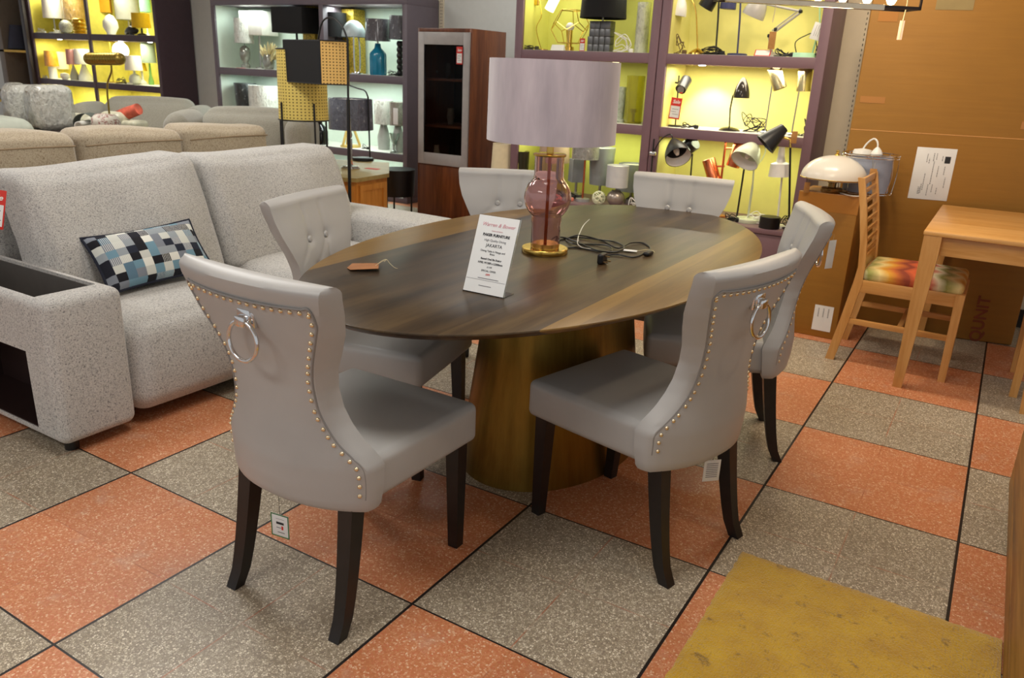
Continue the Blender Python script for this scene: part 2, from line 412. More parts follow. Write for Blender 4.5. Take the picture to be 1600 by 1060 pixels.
# ======================= DINING TABLE =======================
TC = Vector((1.041, 1.707)); TR = 0
def dining_table():
    t = thing('dining_table', 'large oval dark wood dining table on a tapered brass-coloured pedestal', 'table', (TC.x, TC.y, 0), TR)
    tm = NT('walnut_top'); v = tm.coord((13, 1.0, 13)); n = tm.noise(v, 1.7, 6, .62)
    sp = tm.n('ShaderNodeSeparateXYZ'); tm.l(tm.coord(), sp.inputs[0])
    q = tm.math('FLOOR', tm.math('DIVIDE', sp.outputs[0], .115)); w = tm.n('ShaderNodeTexWhiteNoise', noise_dimensions='1D'); tm.l(q, w.inputs['W'])
    f = tm.math('ADD', tm.math('MULTIPLY', n, .8), tm.math('MULTIPLY', w.outputs[0], .22))
    dark = tm.ramp(f, [(.3, srgb(38, 27, 16)), (.48, srgb(61, 46, 28)), (.62, srgb(78, 61, 38)), (.8, srgb(100, 81, 50))])  # olive tint of the lime shelf reflection is mixed into the wood tones
    lite = tm.ramp(f, [(.3, srgb(100, 72, 28)), (.55, srgb(124, 93, 40)), (.8, srgb(142, 110, 54))])
    edge = tm.math('ADD', sp.outputs[0], tm.math('MULTIPLY', tm.math('SUBTRACT', tm.noise(tm.coord((3, 1.2, 1)), 1, 2), .5), .03))
    m_ = tm.math('GREATER_THAN', tm.math('ABSOLUTE', tm.math('ADD', edge, .015)), .42)
    tm.l(tm.mix(m_, dark, lite), tm.b.inputs['Base Color'])
    tm.set(Roughness=.34); tm.b.inputs['Specular IOR Level'].default_value = .32; tm.bump(f, .04, .001)
    a, b = .636, 1.143; z1 = .76
    prof = [(0, z1 - .028), (a - .055, z1 - .028), (a - .03, z1 - .024), (a - .004, z1 - .008), (a, z1 - .004), (a - .001, z1 - .001), (a - .003, z1), (a * .5, z1), (0, z1)]
    m = MB(); seg = 128; vs = []
    for r, z in prof:
        d = a - r if r > .3 else None
        for k in range(seg):
            an = 2 * math.pi * k / seg
            ex, ey = ((a - d), (b - d)) if d is not None else (r, r * b / a)
            vs.append((ex * math.cos(an), ey * math.sin(an), z))
    fs = []
    for i in range(len(prof) - 1):
        for k in range(seg):
            l = (k + 1) % seg; fs.append((i * seg + k, i * seg + l, (i + 1) * seg + l, (i + 1) * seg + k))
    m.add(vs, fs).build('tabletop', tm.m, t)
    bm_ = NT('brushed_brass'); v = bm_.coord((40, 40, .8)); n = bm_.noise(v, 1, 4, .6); n2 = bm_.noise(bm_.coord(), 3, 4)
    bm_.l(bm_.ramp(bm_.math('ADD', bm_.math('MULTIPLY', n, .4), bm_.math('MULTIPLY', n2, .6)), [(.35, srgb(120, 92, 34)), (.65, srgb(158, 126, 54))]), bm_.b.inputs['Base Color'])
    bm_.set(Metallic=.85, Roughness=.38); bm_.bump(n, .06, .0006)
    m = MB(); rows = [(.305, .455, .0), (.305, .455, .004), (.215, .345, .728), (.215, .345, .732)]
    seg = 96; vs = [(0, 0, 0)]; 
    for rx, ry, z in rows: vs += [(rx * math.cos(2 * math.pi * k / seg), ry * math.sin(2 * math.pi * k / seg), z) for k in range(seg)]
    fs = [(0, 1 + (k + 1) % seg, 1 + k) for k in range(seg)]
    for i in range(3):
        for k in range(seg):
            l = (k + 1) % seg; fs.append((1 + i * seg + k, 1 + i * seg + l, 1 + (i + 1) * seg + l, 1 + (i + 1) * seg + k))
    m.add(vs, fs).build('pedestal', bm_.m, t)
    return t
dining_table()
# ======================= DINING CHAIRS =======================
# z, nail half width, rear centre y, rear edge y, front-edge half width, front-edge y
BR = [(.340, .226, -.250, -.182, .232, -.144), (.352, .233, -.262, -.183, .238, -.140), (.40, .236, -.270, -.182, .243, -.134), (.455, .236, -.272, -.185, .240, -.128),
      (.485, .215, -.268, -.200, .226, -.142), (.52, .184, -.264, -.215, .204, -.160), (.56, .160, -.260, -.226, .182, -.173),
      (.60, .146, -.259, -.235, .168, -.183), (.65, .141, -.262, -.244, .162, -.192), (.70, .148, -.270, -.254, .170, -.200),
      (.75, .168, -.283, -.266, .194, -.210), (.80, .192, -.299, -.280, .218, -.224), (.85, .210, -.318, -.292, .232, -.240),
      (.885, .219, -.332, -.302, .236, -.250), (.905, .222, -.336, -.304, .238, -.253), (.918, .222, -.330, -.300, .236, -.258)]
SEAM = plain('leather_seam', (138, 136, 134), .5)
def make_chair():
    t = thing('dining_chair', 'x', 'chair')
    # ---- seat
    def warp(w, u):
        w.x *= 1 + .02 * u[1]
        if u[1] < -.2: w.x *= 1
        return w
    m = MB().rbox(0, .05, .41, .464, .46, .118, .022, 3, 10, (.004, .006, .016), warp)
    m.build('seat', LEATHER, t)
    # ---- backrest
    N = 18; NF = 44; zs = []; z = .335
    zs = [.340, .345, .352, .37, .39] + [.40 + .0105 * i for i in range(48)] + [.902, .908, .913, .9165, .918]
    btn = [(s * .052, .768) for s in (-1, 1)] + [(s * .042, .668) for s in (-1, 1)] + [(s * .036, .580) for s in (-1, 1)]
    vs = []; per = None
    def front_y(x, z, wf, yf):
        q = x / wf; y = yf - .020 * (1 - q * q) - .0 + .012 * (1 - q ** 4)
        if z < .9 and z > .48:
            d = 0
            for bx, bz in btn:
                rr = (x - bx) ** 2 + (z - bz) ** 2; d += .010 * math.exp(-rr / .014 ** 2) + .004 * math.exp(-rr / .04 ** 2)
            for s in (-1, 1):
                if z > .768: d += .006 * math.exp(-((x - s * (.052 + (z - .768) * .05)) / .0055) ** 2) * min(1, (.905 - z) / .02)
            for (ax, az, bx, bz) in ((-.052, .768, .042, .668), (.052, .768, .155, .69), (-.052, .768, -.042, .668), (-.042, .668, .036, .58), (.042, .668, .14, .60), (-.042, .668, -.036, .58)):
                L = math.hypot(bx - ax, bz - az); tt = ((x - ax) * (bx - ax) + (z - az) * (bz - az)) / L / L
                if 0 < tt < 1:
                    dd = abs((x - ax) * (bz - az) - (z - az) * (bx - ax)) / L
                    d += .004 * math.exp(-(dd / .0045) ** 2) * min(1, 5 * (1 - tt))
            y -= d
        return y
    for z in zs:
        _, wn, yc, ye, wf, yf = lerp_rows(BR, z)
        k = 1.0
        if z > .9: k = max(.25, math.sqrt(max(0, 1 - ((z - .9) / .0185) ** 2)))
        ym = (ye + yf) / 2
        loop = []
        for i in range(N + 1):
            q = -1 + 2 * i / N; x = wn * (q * (1.0)); y = yc + (ye - yc) * abs(q) ** 2.3
            loop.append([x, y, z])
        for kk in (1, 2): loop.append([wn + (wf - wn) * kk / 3 + .003, ye + (yf - ye) * kk / 3, z])
        for i in range(NF + 1):
            q = 1 - 2 * i / NF; x = wf * q; loop.append([x, front_y(x, z, wf, yf), z])
        for kk in (2, 1): loop.append([-(wn + (wf - wn) * kk / 3 + .003), ye + (yf - ye) * kk / 3, z])
        if k < 1:
            for p in loop:
                q = p[0] / wf; mid = (yc + (ye - yc) * abs(q) ** 2.3 + yf - .008 * (1 - q * q)) / 2; p[1] = mid + (p[1] - mid) * k
        per = len(loop); vs += loop
    fs = []
    for i in range(len(zs) - 1):
        for k in range(per):
            l = (k + 1) % per; fs.append((i * per + k, i * per + l, (i + 1) * per + l, (i + 1) * per + k))
    b0 = len(vs)
    # caps: rear point k <-> front point
    def cap(base, flip):
        out = []
        rear = [base + i for i in range(N + 1)]; front = [base + N + 3 + i for i in range(NF + 1)][::-1]
        i = j = 0
        while i < N or j < NF:
            if j * N < i * NF or i == N: out.append((rear[i], front[j], front[j + 1])); j += 1
            else: out.append((rear[i], front[j], rear[i + 1])); i += 1
        out.append((rear[N], base + N + 1, base + N + 2, front[NF])); out.append((rear[0], front[0], base + per - 2, base + per - 1))
        return out
    fs += cap(0, 0) + cap((len(zs) - 1) * per, 1)
    back = MB().add(vs, fs).build('backrest', LEATHER, t)
    # ---- buttons
    for bx, bz in btn:
        _, wn, yc, ye, wf, yf = lerp_rows(BR, bz)
        y = front_y(bx, bz, wf, yf)
        MB().lathe([(0, -.004), (.0115, -.002), (.0125, .002), (.009, .0065), (0, .008)], (bx, y + .004, bz), 14, (0, 1, .12)).build('button', LEATHER, back)
    # ---- nail line: up one side, over the top, down the other
    side = [(lerp_rows(BR, z), z) for z in [.375 + .0095 * i for i in range(52)]]
    L = [Vector((r[1] - .006, r[3] - .001, z)) for r, z in side if z < .852]
    topl = []
    rt = lerp_rows(BR, .868)
    for i in range(0, 25):
        q = 1 - 2 * i / 24; x = (rt[1] - .022) * q; zt = .868 - .006 * (1 - q * q)
        topl.append(Vector((x, rt[2] + (rt[3] - rt[2]) * abs(x / rt[1]) ** 2.3 - .001, zt)))
    R_ = [Vector((-p.x, p.y, p.z)) for p in L][::-1]
    path = spline(L[::3] + topl + R_[::3], 6)
    MB().tube([p + Vector((0, -.0005, 0)) for p in path], .0032, 6).build('piping', SEAM, back)
    acc = 0; nxt = .012; nail = None; prev = path[0]
    mid = Vector((0, -.2, 0))
    for p in path[1:]:
        d = (p - prev).length; acc += d
        if acc >= nxt:
            nxt += .0245
            nrm = Vector((p.x * .9, -.35, 0)).normalized() if p.z < .5 else Vector((p.x * .8, -.6, 0)).normalized()
            pos = p + nrm * .0028 + Vector((-.011 * (1 if p.x > 0 else -1) * (0 if p.z > .855 else 1) if abs(p.x) > .05 else 0, 0, -.010 if p.z > .855 else 0))
            _, wn, yc, ye, wf, yf = lerp_rows(BR, pos.z); q = min(1, abs(pos.x) / wn)
            pos.y = yc + (ye - yc) * q ** 2.3 - .0005
            if nail is None:
                nail = MB().lathe([(0, -.002), (.0056, 0), (.0052, .002), (.003, .0038), (0, .0044)], (0, 0, 0), 8).build('nailhead', GOLDNAIL, back); o = nail
            else: o = nail.copy(); COL.objects.link(o)
            o.location = pos; o.rotation_euler = nrm.to_track_quat('Z', 'Y').to_euler()
        prev = p
    # ---- ring pull
    yk = lerp_rows(BR, .80)[2]
    pt = MB().bbox(-.027, .027, yk - .011, yk + .004, .792, .842, .003)
    pt.bbox(-.020, .020, yk - .016, yk - .009, .799, .835, .003)
    plate = pt.build('ring_plate', CHROME, t)
    hk = MB().bbox(-.015, .015, yk - .030, yk - .010, .796, .822, .005).build('knuckle', CHROME, plate)
    ring = []
    for k in range(40):
        a = 2 * math.pi * k / 40; ring.append((.046 * math.cos(a), yk - .021 + .002 * math.sin(a), .763 + .046 * math.sin(a)))
    MB().tube(ring, .0052, 10, closed=True).build('ring', CHROME, plate)
    # ---- legs
    for s in (-1, 1):
        a, b = .0225, .016
        x0 = s * .193; x1 = s * .186
        MB().hexa([(x1 - b, .25 - b, 0), (x1 + b, .25 - b, 0), (x1 + b, .25 + b, 0), (x1 - b, .25 + b, 0)],
                  [(x0 - a, .235 - a, .362), (x0 + a, .235 - a, .362), (x0 + a, .235 + a, .362), (x0 - a, .235 + a, .362)]).build('leg', BLACKWOOD, t)
        m = MB(); rings = []
        for k in range(9):
            tt = k / 8; z = .37 * tt; y = -.252 + .078 * tt ** .6; h = .0165 + .007 * tt; xx = s * .187 + s * -.012 * tt
            rings.append([(xx - h, y - h, z), (xx + h, y - h, z), (xx + h, y + h, z), (xx - h, y + h, z)])
        vs = [p for r in rings for p in r]; fs = [(3, 2, 1, 0), (32, 33, 34, 35)]
        for i in range(8):
            for k in range(4): fs.append((i * 4 + k, i * 4 + (k + 1) % 4, (i + 1) * 4 + (k + 1) % 4, (i + 1) * 4 + k))
        m.add(vs, fs, False).build('leg', BLACKWOOD, t)
    return t
chair0 = make_chair()
CH = [((.967, .650), 0, 'grey leather dining chair on the near left, closest to camera, with green-edged tag below'),
      ((1.552, 1.326), 76.3, 'grey leather dining chair on the near right with its back and ring-pull turned to us'),
      ((1.512, 2.130), 112.6, 'grey leather dining chair on the far right beside the cardboard box'),
      ((.527, 1.278), -77.2, 'grey leather dining chair on the left, its buttoned back in front of the white sofa'),
      ((.525, 2.140), 210.5, 'grey leather dining chair at the far left, in front of the tall glass-door cabinet'),
      ((1.080, 2.572), 185.3, 'grey leather dining chair at the far end of table, in front of purple lamp shelves')]
chairs = []
for i, (p, a, lab) in enumerate(CH):
    c = chair0 if i == 0 else copy_tree(chair0)
    c.location = (p[0], p[1], 0); c.rotation_euler = (0, 0, math.radians(a)); c['label'] = lab; c['group'] = 'button-back dining chairs round the oval table'
    chairs.append(c)
# ---- swing tags on chairs
def swing_tag(loc, rz, w, h, mat, label, string=.05, cat='tag', cord=None, border=None, lines=None, tilt=0):
    t = thing('swing_tag', label, cat, loc, rz)                # hangs from loc, card below, faces -Y
    t.rotation_euler = (0, tilt, rz)
    MB().tube([(0, 0, 0), (.001, 0, -string * .5), (0, 0, -string - .006)], .0006, 5).build('string', cord or TWINE, t)
    z1 = -string
    card = MB().bbox(-w / 2, w / 2, -.0008, .0008, z1 - h, z1, .0004).build('card', mat, t)
    if border:
        m = MB(); bw = .003
        for (a, b, c, d) in ((-w / 2, w / 2, z1 - bw, z1), (-w / 2, w / 2, z1 - h, z1 - h + bw), (-w / 2, -w / 2 + bw, z1 - h, z1), (w / 2 - bw, w / 2, z1 - h, z1)):
            m.box(a, b, -.0013, -.0009, c, d)
        m.build('border', border, t)
    for (x0, x1, za, zb, mt) in (lines or []):
        MB().box(w * (x0 - .5), w * (x1 - .5), -.0013, -.0009, z1 - h * zb, z1 - h * za).build('print', mt, card)
    return t
GREENB = plain('green_print', (60, 120, 66), .6)
swing_tag((.935, .43, .336), math.radians(8), .056, .066, PAPER, 'white swing tag with green border hanging under the near end chair', .075, cord=BLACKPL, border=GREENB,
          lines=[(.30, .72, .34, .44, BLACKPR), (.58, .68, .5, .66, REDPR), (.3, .55, .58, .61, GREYPR), (.35, .75, .78, .81, GREYPR), (.28, .76, .2, .21, GREYPR)])
swing_tag((1.782, 1.283, .352), math.radians(45), .052, .068, PAPER, 'white printed swing tag hanging under the pulled-out right chair', .035, cord=BLACKPL,
          lines=[(.15, .85, .15 + .09 * i, .18 + .09 * i, GREYPR) for i in range(8)])
swing_tag((1.872, 2.10, .865), math.radians(60), .036, .10, plain('frosted_bag', (214, 212, 204), .4), 'white plastic bag tag hanging behind the back of far right chair', .02)
# ======================= WHITE SOFA =======================
SOFA = fabric('speckled_boucle', (104, 104, 106), (172, 169, 165), (210, 207, 201), 1.5, .95, .5)
TRAYM = plain('tray_lining', (92, 88, 84), .6); NICHE = plain('niche_veneer', (40, 26, 24), .4)
def cutout(o, boxes):
    c = MB()
    for b in boxes: c.box(*b)
    co = c.build('cutter', None); co.parent = o.parent; md = o.modifiers.new('b', 'BOOLEAN'); md.operation = 'DIFFERENCE'; md.object = co; md.solver = 'EXACT'
    bpy.context.view_layer.update()
    me = bpy.data.meshes.new_from_object(o.evaluated_get(bpy.context.evaluated_depsgraph_get()))
    o.modifiers.clear(); o.data = me; bpy.data.objects.remove(co, do_unlink=True)
    try: me.set_sharp_from_angle(angle=math.radians(42))
    except Exception: pass
def lean(y0, z0, ang):
    def f(w, u): return w
    return f
def sofa():
    t = thing('sofa', 'large light grey speckled fabric sofa with an open storage tray in its near arm', 'sofa', (-.7, 1.64, 0))
    ox, oy = .7, -1.64
    # near arm with tray and outer niche
    arm = MB().rbox(-.66 + ox, .675 + oy, .31, .82, .285, .525, .035, 4, 6, (.006, .003, .0)).build('armrest', SOFA, t)
    cutout(arm, [(-1.02 + ox, -.345 + ox, .560 + oy, .775 + oy, .44, .60), (-1.0 + ox, -.40 + ox, .50 + oy, .72 + oy, .085, .375)])
    m = MB(); x0, x1, y0, y1 = -1.02 + ox, -.345 + ox, .560 + oy, .775 + oy
    m.box(x0, x1, y0, y1, .438, .442); m.box(x0, x1, y1 - .003, y1 + .002, .44, .560); m.box(x1 - .003, x1 + .001, y0, y1, .44, .558); m.box(x0, x1, y0 - .001, y0 + .003, .44, .558); m.box(x0, x0 + .003, y0, y1, .44, .56)
    m.build('storage_tray', TRAYM, arm)
    m = MB(); x0, x1, y0, y1 = -1.0 + ox, -.40 + ox, .536 + oy, .72 + oy
    m.box(x0, x1, y1 - .003, y1 + .003, .087, .373); m.box(x0, x1, y0, y1, .0845, .089); m.box(x0, x1, y0, y1, .371, .3755); m.box(x1 - .004, x1 + .0005, y0, y1, .087, .373); m.box(x0, x0 + .004, y0, y1, .087, .373)
    m.build('open_niche', NICHE, arm)
    MB().rbox(-.60 + ox, 2.60 + oy, .31, .88, .31, .525, .045, 5, 6, (.006, .008, .008)).build('armrest', SOFA, t)
    MB().rbox(-1.13 + ox, 1.635 + oy, .44, .2, 2.2, .76, .04, 3, 6).build('back_frame', SOFA, t)
    # seats: waterfall front falling to the floor line
    def wf(w, u):
        if u[0] > .2: w.x += .02 * (1 - u[2] ** 2) * u[0]
        return w
    for y0, y1 in ((.822, 1.632), (1.636, 2.442)):
        MB().rbox(-.655 + ox, (y0 + y1) / 2 + oy, .245, .80, y1 - y0, .385, .085, 6, 8, (.012, 0, .022), wf).build('seat_cushion', SOFA, t)
    rnd = random.Random(5)
    for y0, y1, k in ((.80, 1.60, 0), (1.625, 2.50, 1)):
        def wb(w, u):
            z = w.z + .27
            w.x += -.36 * z + .02 * math.sin(u[1] * 5 + k) * (1 - u[2] ** 2) + .03 * (u[2] ** 2) * -1
            w.z += (.014 * u[1] * (1 - k) + .004 * math.sin(u[1] * 3.1)) * (u[2] > 0)
            if u[2] > 0: w.z += .016 * abs(u[1]) ** 4 * u[2] - .008
            w.y *= 1 - .015 * u[2]
            return w
        MB().rbox(-.73 + ox, (y0 + y1) / 2 + oy, .660, .24, y1 - y0, .52, .055, 6, 10, (.045, .01, .008), wb).build('back_cushion', SOFA, t)
    for x in (-.33, -1.1):
        for y in (.60, 2.66): MB().cyl(x + ox, y + oy, 0, .055, .024).build('foot', BLACKWOOD, t)
sofa()
# ---- scatter cushions
def patch():
    t = NT('woven_patchwork'); v = t.coord((26, 26, 31)); sp = t.n('ShaderNodeSeparateXYZ'); t.l(v, sp.inputs[0])
    fl = t.n('ShaderNodeVectorMath', operation='FLOOR'); c = t.n('ShaderNodeCombineXYZ'); t.l(sp.outputs[0], c.inputs[0]); t.l(sp.outputs[2], c.inputs[1])
    t.l(c.outputs[0], fl.inputs[0]); w = t.n('ShaderNodeTexWhiteNoise', noise_dimensions='2D'); t.l(fl.outputs[0], w.inputs[0])
    P = [srgb(22, 24, 36), srgb(126, 132, 142), srgb(232, 232, 222), srgb(20, 20, 28), srgb(112, 148, 166), srgb(150, 158, 164), srgb(206, 208, 200), srgb(92, 122, 142), srgb(128, 134, 144), srgb(30, 36, 52)]
    col = t.ramp(w.outputs[0], [(i / 10, c) for i, c in enumerate(P)], 'CONSTANT')
    st = t.math('GREATER_THAN', t.math('FRACT', t.math('MULTIPLY', sp.outputs[0], 6)), .75)
    w2 = t.n('ShaderNodeTexWhiteNoise', noise_dimensions='3D'); cc = t.n('ShaderNodeVectorMath', operation='ADD'); cc.inputs[1].default_value = (7, 3, 5); t.l(fl.outputs[0], cc.inputs[0]); t.l(cc.outputs[0], w2.inputs[0])
    col = t.mix(t.math('MULTIPLY', st, t.math('GREATER_THAN', w2.outputs[0], .72)), col, srgb(228, 228, 222))
    t.l(col, t.b.inputs['Base Color']); t.set(Roughness=.95); t.bump(t.noise(t.coord(), 500, 2), .4, .002)
    return t.m
PATCH = patch(); NAVY = plain('navy_edge', (26, 30, 46), .9)
def pillow(label, loc, rot, w=.47, h=.25, th=.13):
    t = thing('scatter_cushion', label, 'cushion', loc, 0, 'patchwork lumbar cushions on the grey sofa'); t.rotation_euler = rot
    P1 = []; P2 = []; n = 22
    for j in range(n + 1):
        r1 = []; r2 = []
        for i in range(n + 1):
            u = -1 + 2 * i / n; v = -1 + 2 * j / n
            k = ((1 - u ** 2) * (1 - v ** 2)) ** .42
            x = w / 2 * u * (1 - .05 * (1 - v * v)); z = h / 2 * v * (1 - .09 * (1 - u * u))
            r1.append((x, -th / 2 * k, z)); r2.append((x, th / 2 * k, z))
        P1.append(r1); P2.append(r2)
    MB().grid(P1).build('front_cover', PATCH, t); MB().grid(P2, True).build('back_cover', NAVY, t)
    ring = P1[0] + [r[-1] for r in P1[1:]] + P1[-1][::-1][1:] + [r[0] for r in P1[::-1][1:-1]]
    MB().tube(ring, .006, 6, closed=True).build('piping', NAVY, t)
    return t
pillow('blue grey patchwork lumbar cushion lying in the middle of the grey speckled sofa', (-.585, 1.165, .575), (math.radians(-38), math.radians(-2), math.radians(86)))
pillow('blue grey patchwork lumbar cushion mostly hidden behind the left dining chair', (-.72, 2.03, .56), (math.radians(-30), 0, math.radians(84)))
# ---- red sale tag on the sofa
def sale_tag(label, loc, rot, w=.07, h=.15, word='Sale', name='sale_tag', g=None):
    t = thing(name, label, 'price tag', loc, 0, g); t.rotation_euler = rot
    MB().bbox(-w / 2, w / 2, -.0008, .0008, -h, 0, .0003).build('card', REDPR, t)
    MB().box(-w * .42, w * .42, -.0014, -.001, -h * .93, -h * .38).build('price_panel', PAPER, t)
    text(word, w * .42, LINING, t, Matrix.Translation((0, -.0016, -h * .26)) @ Matrix.Rotation(math.pi / 2, 4, 'X'), shear=.3, bold=.0006)
    m = MB()
    for i, (a, b) in enumerate(((.2, .8), (.15, .6), (.3, .85))): m.box(w * (a - .5), w * (b - .5), -.0018, -.0015, -h * (.52 + .12 * i) - h * .02, -h * (.52 + .12 * i))
    m.build('print', GREYPR, t); return t
def Xp(px, py, X):
    d = ray(px, py); return CAMLOC + d * ((X - CAMLOC.x) / d.x)
sale_tag('red and white sale tag propped on the sofa at the left edge of photo', tuple(Xp(-6, 296, -.60)), (math.radians(-14), math.radians(14), math.radians(68)), .062, .135)
# ======================= ON THE DINING TABLE =======================
def main_lamp():
    p = F(851, 394, .76)
    t = thing('table_lamp', 'tall lamp with mauve velvet drum shade and pink glass ball base on the oval table', 'lamp', (p.x, p.y, .76))
    k = K(850, 300, p.y); zz = lambda y: W(853, y, p.y).z - .76
    MB().lathe([(0, 0), (36 * k, 0), (36.8 * k, .002), (36.8 * k, .016), (36 * k, .018), (0, .018)], seg=64).build('base', BRASS, t)
    zt = zz(243); zs = zz(308)
    prof = [(22.5 * k, .02), (23 * k, .024), (23 * k, zz(350)), (24 * k, zz(346))]
    for i in range(13):
        a = math.radians(-50 + 100 * i / 12); prof.append((max(24 * k, 37 * k * math.cos(a)), zs + 37 * k * math.sin(a)))
    prof += [(23.5 * k, zz(276)), (23 * k, zz(272)), (23 * k, zt)]
    G = NT('mauve_glass'); G.set(Base_Color=srgb(236, 206, 206), Roughness=.02, IOR=1.45, Transmission_Weight=1.0)
    MB().lathe(shell(prof, .0035), seg=64, closed=True).build('glass_body', G.m, t)
    MB().lathe([(0, 0), (25 * k, 0), (25.5 * k, .002), (25.5 * k, .006), (24 * k, .008), (0, .008)], (0, 0, zt), 48).build('collar', BRASS, t)
    MB().cyl(0, 0, .018, .034, 22 * k, seg=40).build('inner_ring', BRASS, t)
    MB().cyl(0, 0, .02, zt, .0055, seg=16).build('inner_rod', plain('copper_rod', (170, 92, 48), .3, 1), t)
    MB().lathe([(.012, zt), (.012, zz(222)), (.017, zz(222)), (.017, zz(205)), (0, zz(205))], seg=24).build('lamp_neck', BRASS, t)
    z0, z1 = zz(220), zz(94); r0, r1 = 98 * k, 97 * k
    V = NT('mauve_velvet'); n = V.noise(V.coord((5, 5, 1.2)), 2.2, 4, .6)
    V.l(V.ramp(n, [(.35, srgb(162, 150, 156)), (.6, srgb(184, 170, 175)), (.75, srgb(196, 184, 187))]), V.b.inputs['Base Color']); V.set(Roughness=.8); V.b.inputs['Sheen Weight'].default_value = .6
    sh = MB().lathe([(r0, z0), (r0, z0), (r1, z1), (r1, z1), (r1 - .003, z1 - .001), (r0 - .003, z0 + .001)], seg=96, closed=True).build('lamp_shade', V.m, t)
    MB().lathe([(r0 - .0032, z0 + .002), (r1 - .0032, z1 - .002), (r1 - .0045, z1 - .002), (r0 - .0045, z0 + .002)], seg=64, closed=True).build('shade_lining', plain('mauve_lining', (206, 188, 196), .6), sh)
    m = MB()
    for a in range(3):
        an = a * 2.094 + .4; m.tube([(0, 0, z1 - .03), (math.cos(an) * (r1 - .003), math.sin(an) * (r1 - .003), z1 - .012)], .0018, 6)
    m.tube([(.018 * math.cos(i * .5236), .018 * math.sin(i * .5236), z1 - .03) for i in range(12)], .002, 6, closed=True)
    m.tube([((r1 - .003) * math.cos(i * .1309), (r1 - .003) * math.sin(i * .1309), z1 - .004) for i in range(48)], .0022, 6, closed=True)
    m.build('shade_carrier', WHITEPL, sh)
    MB().lathe([(0, 0), (.014, 0), (.014, .05), (.013, .055), (0, .055)], (0, 0, zz(205)), 20).build('bulb_holder', WHITEPL, t)
    # flex
    O = Vector((p.x, p.y, .76)); f = lambda a, b, h=.003: F(a, b, .76 + h) - O
    pts = [f(884, 388), f(900, 387), f(930, 392), f(962, 394), f(975, 386, .006), (f(960, 378)), f(930, 374, .008), f(900, 371), f(878, 374), f(868, 380), f(864, 374, .012), f(880, 371, .008), f(905, 380), f(935, 392, .006), f(955, 392), f(950, 384, .008), f(925, 382), f(896, 381, .006), f(885, 374), f(905, 368, .01), f(940, 376), f(965, 388, .006), f(985, 380, .008), f(1005, 380), f(1016, 388), f(1008, 395)]
    MB().tube(spline(pts, 8), .0026, 8).build('flex', BLACKPL, t)
    MB().tube(spline([f(1008, 395), f(990, 402), f(965, 398, .005), f(948, 399), f(942, 402, .01)], 8), .0026, 8).build('flex', BLACKPL, t)
    q = f(1013, 396, .008); MB().rbox(q.x, q.y, q.z, .022, .05, .014, .006, 3, 3).build('switch', BLACKPL, t)
    q = f(941, 404, .018); pl = MB().rbox(q.x, q.y, q.z, .020, .046, .036, .008, 3, 3).build('plug', BLACKPL, t)
    m = MB()
    for dy, dz in ((-.011, -.008), (.011, -.008), (0, .009)): m.bbox(q.x + .009, q.x + .026, q.y + dy - .0032, q.y + dy + .0032, q.z + dz - .002, q.z + dz + .002, .0005)
    m.build('plug_pins', plain('brass_pin', (150, 120, 80), .3, 1), pl)
    m = MB().tube(spline([f(921, 343, .055), f(912, 352, .035), f(905, 366, .012), f(903, 374, .006), f(903, 382, .008), f(912, 388, .004), f(926, 389, .003)], 6), .0018, 6); m.rbox(*f(903, 376, .006), .006, .008, .008, .002, 2, 2)
    m.build('cable_tie', plain('white_cable_tie', (226, 224, 210), .5), t)
    tg = thing('flex_label', 'small white paper label on the coiled black flex of the table lamp', 'label', tuple(F(985, 392, .764)), .3)
    MB().bbox(-.024, .024, -.013, .013, 0, .0012, .0004).build('card', PAPER, tg)
    MB().tube(spline([(.022, 0, .001), (.05, .01, .006), (.075, .02, .004), (.085, .0, .003)], 6), .0009, 5).build('string', TWINE, tg)
main_lamp()
